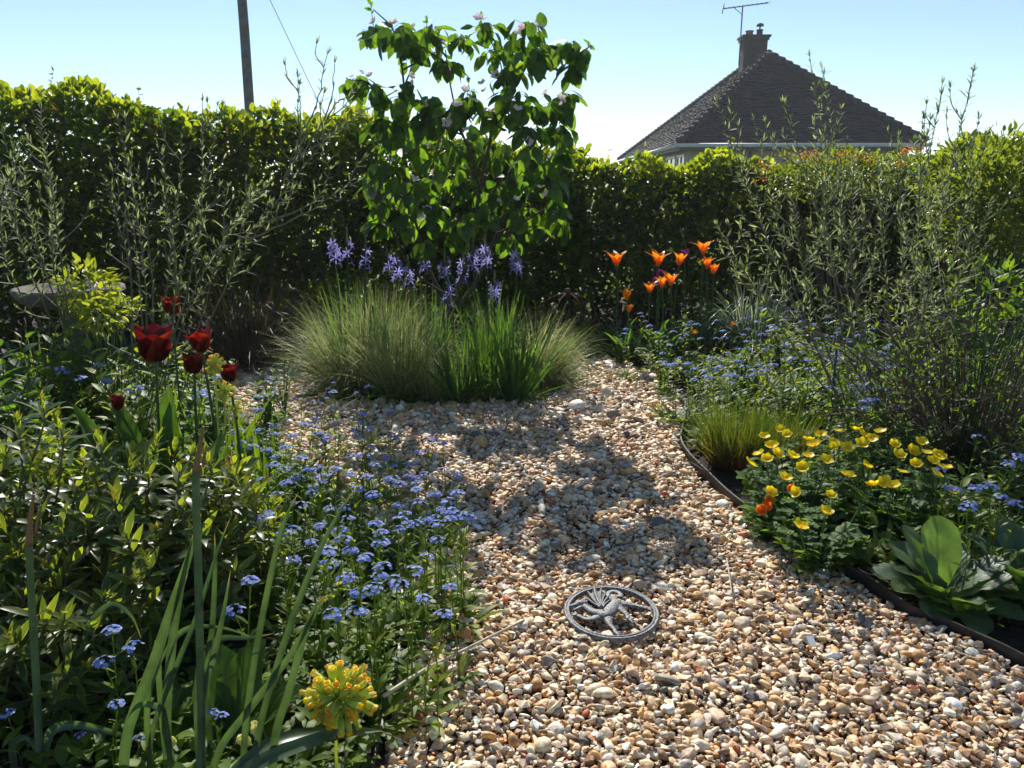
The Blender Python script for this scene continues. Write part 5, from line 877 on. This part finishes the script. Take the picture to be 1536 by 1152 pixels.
for (x, y, lab) in [(392, 1088, 'pale primrose with cream blooms left of the big cowslip'), (362, 1108, 'pale primrose nodding low at the bottom beside strap leaves'), (262, 1108, 'pale primrose bud near the foot of the tall allium stalk')]:
    c = at_y(x, y, 1.13); b = np.array([c[0]+.01, 1.15, 0]); t = thing('primrose', lab, 'flower', b); m = MB(); tubes(m, smooth_path(np.stack([b, (b+c)/2+np.array([.004, 0, .01]), c]), 7)[None], np.full((1, 7), .0014), 5, var=.7); m.build('stem', M['stem'], t)
    for k in range(2): fm = MB(); flower5(fm, c+np.array([U(-.012, .012), U(-.008, .008), U(-.006, .006)]), [U(-.6, .6), -.7, .35], .013, 5, .55, (0, 1)); fm.build('flower', M['cream'], t)
# ---------------------------------------------------------------- cast dragon disc on the gravel
def plaque():
    c = at_z(917, 918, .02); Rr = .113; t = thing('dragon_disc', 'round cast metal disc with a winged dragon lying on the gravel', 'ornament', c); tilt = np.array([[1, 0, 0], [0, math.cos(.06), -math.sin(.06)], [0, math.sin(.06), math.cos(.06)]])
    def fin(m): m.V = [v@tilt.T+c for v in m.V]; return m
    m = MB(); prof = [(1, -.055), (1, .01), (.985, .04), (.955, .05), (.945, .035), (.925, .035), (.915, .052), (.88, .045), (.865, .01), (.865, -.055), (1, -.055)]; rings(m, np.array(prof)*Rr, sides=72); ring = fin(m).build('ring', M['iron'], t)
    m = MB()
    def chain(pts, rad, flat=.42, n=14, bump=0.):
        p = smooth_path(np.column_stack([np.array(pts, float), np.zeros(len(pts))]), n)*Rr; r = np.interp(np.linspace(0, 1, n), np.linspace(0, 1, len(rad)), rad)*Rr; k = MB(); ext = np.vstack([p[:1]-(p[1]-p[0])*.4, p, p[-1:]+(p[-1]-p[-2])*.5]); rr = np.concatenate([[r[0]*.45], r*(1+bump*np.sin(np.arange(n)*2.5)), [r[-1]*.4]]); tubes(k, ext[None], rr[None], 12); V = k.V[0]; V[:, 2] = V[:, 2]*flat+.004; m.add(V, [f for f in k.F])
    chain([(-.3, -.1), (-.14, -.14), (.02, .08), (.15, .34)], [.13, .17, .16, .14], .5, 18, .05)
    chain([(-.18, -.12), (-.36, -.08), (-.5, .08), (-.56, .22)], [.13, .11, .085, .08], .6, 14, .1)
    chain([(-.5, .25), (-.62, .25), (-.74, .2), (-.87, .15)], [.075, .1, .06, .03], .8); chain([(-.58, .18), (-.7, .08), (-.8, .02)], [.05, .035, .015], .6)
    chain([(-.54, .3), (-.44, .42)], [.04, .01]); chain([(-.6, .32), (-.56, .44)], [.035, .01]); chain([(-.8, .19), (-.82, .25)], [.025, .01])
    for q in (0, .3, .6, .9): chain([(-.3-.24*q, .03+.2*q), (-.26-.24*q, .12+.2*q)], [.035, .008], .6, 5)
    chain([(-.26, -.2), (-.46, -.31), (-.6, -.28), (-.72, -.17)], [.1, .065, .045, .045]); chain([(-.1, -.26), (-.1, -.46), (-.03, -.64), (-.0, -.8)], [.11, .07, .045, .045])
    chain([(.14, .14), (.25, -.04), (.31, -.18), (.3, -.3)], [.12, .08, .05, .045]); chain([(.14, .26), (.36, .25), (.56, .18), (.78, .08)], [.12, .08, .055, .045])
    for (x, y, a0) in ((-.74, -.16, 2.5), (0, -.8, -.3), (.33, -.32, -.35), (.78, .08, -.2)):
        for da in (-.75, 0, .75): a = a0+da; chain([(x, y), (x+math.cos(a)*.08, y+math.sin(a)*.08), (x+math.cos(a)*.14, y+math.sin(a)*.14-.01)], [.035, .026, .01], .6, 6)
    th = np.linspace(-.6, 5.0, 8); chain([(.13+.14*math.cos(a), .57+.15*math.sin(a)) for a in th], [.065]*8, .5, 22); chain([(.12, .42), (.0, .5), (-.06, .68), (-.12, .74), (-.04, .78)], [.05, .045, .035, .03, .01], .5)
    for k in range(6): q = k/5; chain([(-.24+.34*q, .05+.36*q), (-.27+.34*q, .12+.36*q)], [.028, .008], .6, 5)
    dr = fin(m).build('dragon', M['iron'], t)
    m = MB(); root = np.array([-.2, -.02]); tips = np.array([(-.47, .36), (-.44, .62), (-.29, .85), (-.14, .74), (-.06, .58), (-.0, .46), (.02, .3)]); L = []
    for k in range(len(tips)-1):
        a, b = tips[k], tips[k+1]; mid = (a+b)/2*.86+root*.14
        V = np.array([[*root, .1], [*a, .08], [*mid, .06], [*b, .08], [*root, 0], [*a, 0], [*mid, 0], [*b, 0]])*Rr; m.add(V, [np.array([(0, 3, 2), (0, 2, 1)]), np.array([(4, 5, 6), (4, 6, 7)]), np.array([(1, 2, 6, 5), (2, 3, 7, 6)])])
    for k, tp_ in enumerate(tips):
        p = np.column_stack([smooth_path(np.array([root, (root+tp_)/2+np.array([-.03, 0]), tp_]), 8), np.full(8, .1)])*Rr; tubes(m, p[None], np.linspace(.03, .02, 8)[None]*Rr*(1.5 if k == 2 else 1), 7)
    fin(m).build('wing', M['iron'], dr, smooth=True)
plaque()
# ---------------------------------------------------------------- straws and small litter on the gravel
def straw_tube(name, pts, r, mat, label, cat): 
    p = smooth_path(pts, 14); m = MB(); tubes(m, p[None], np.linspace(r, r*.7, 14)[None], 7); return tag(m.build(name, M[mat], origin=p[0]), label, cat)
straw_tube('dry_stem', np.stack([at_z(575, 1044, .075), at_z(640, 1003, .058), at_z(712, 967, .042), at_z(786, 930, .03)]), .0042, 'straw', 'long pale dry stem leaning over the gravel beside the big cowslip', 'stem')
straw_tube('straw', np.stack([at_z(1090, 838, .034), at_z(1094, 862, .032), at_z(1098, 893, .03)]), .0022, 'straw', 'short white straw lying on the gravel right of the dragon disc', 'straw')
straw_tube('straw', np.stack([at_z(1000, 700, .03), at_z(1030, 692, .05), at_z(1056, 705, .03)]), .0014, 'straw', 'thin bent straw at the edging bend below the tussock grass', 'straw')
straw_tube('straw', np.stack([at_z(566, 1095, .04), at_z(590, 1105, .034), at_z(625, 1122, .03)]), .0012, 'dry', 'dark thin straw across the left edging below the cowslip', 'straw')
m = MB(); c = at_z(1217, 962, .034); box(m, c, (.008, .0125, .0018), Euler((.45, .1, .12)).to_matrix().transposed()); tag(m.build('white_chip', M['white'], origin=c, smooth=False), 'small flat white chip lying on gravel below the edging', 'chip')
for x, y, L, lab in [(1050, 1000, .035, 'rust brown dead leaf curled on the gravel below the dragon disc'), (455, 880, .06, 'brown dead leaf in shade among the forget me not stems'), (560, 975, .05, 'tan dead leaf on dark soil beside the left edging'), (905, 655, .05, 'curled brown leaf on far gravel by the tree shadow')]:
    m = MB(); c = at_z(x, y, .03 if x > 600 else .015); leaves(m, [c], [[U(-1, 1), U(-1, 1), .15]], [[.1, .1, 1]], [L], [L*.55], T_LEAF, fold=.4, curl=.5, wob=.1, var=.1); tag(m.build('dead_leaf', M['dry'], origin=c), lab, 'leaf', kind='thing')

# ---------------------------------------------------------------- lens glare veil: thin scattering box added to lift the darks
def lens_veil():
    m = bpy.data.materials.new('veil_volume'); m.use_nodes = True; n = m.node_tree.nodes; l = m.node_tree.links; n.remove(n['Principled BSDF'])
    v = n.new('ShaderNodeVolumePrincipled'); v.inputs['Color'].default_value = (.95, .97, 1, 1); v.inputs['Density'].default_value = .0012; v.inputs['Anisotropy'].default_value = .3
    l.new(v.outputs[0], n['Material Output'].inputs['Volume']); b = MB(); box(b, (0, 0, 4.), (155, 155, 5.1)); o = b.build('lens_veil', m, smooth=False); o['kind'] = 'stuff'; tag(o, 'thin scattering box added to lift the darks like veiling lens glare', 'lens_veil')
lens_veil()
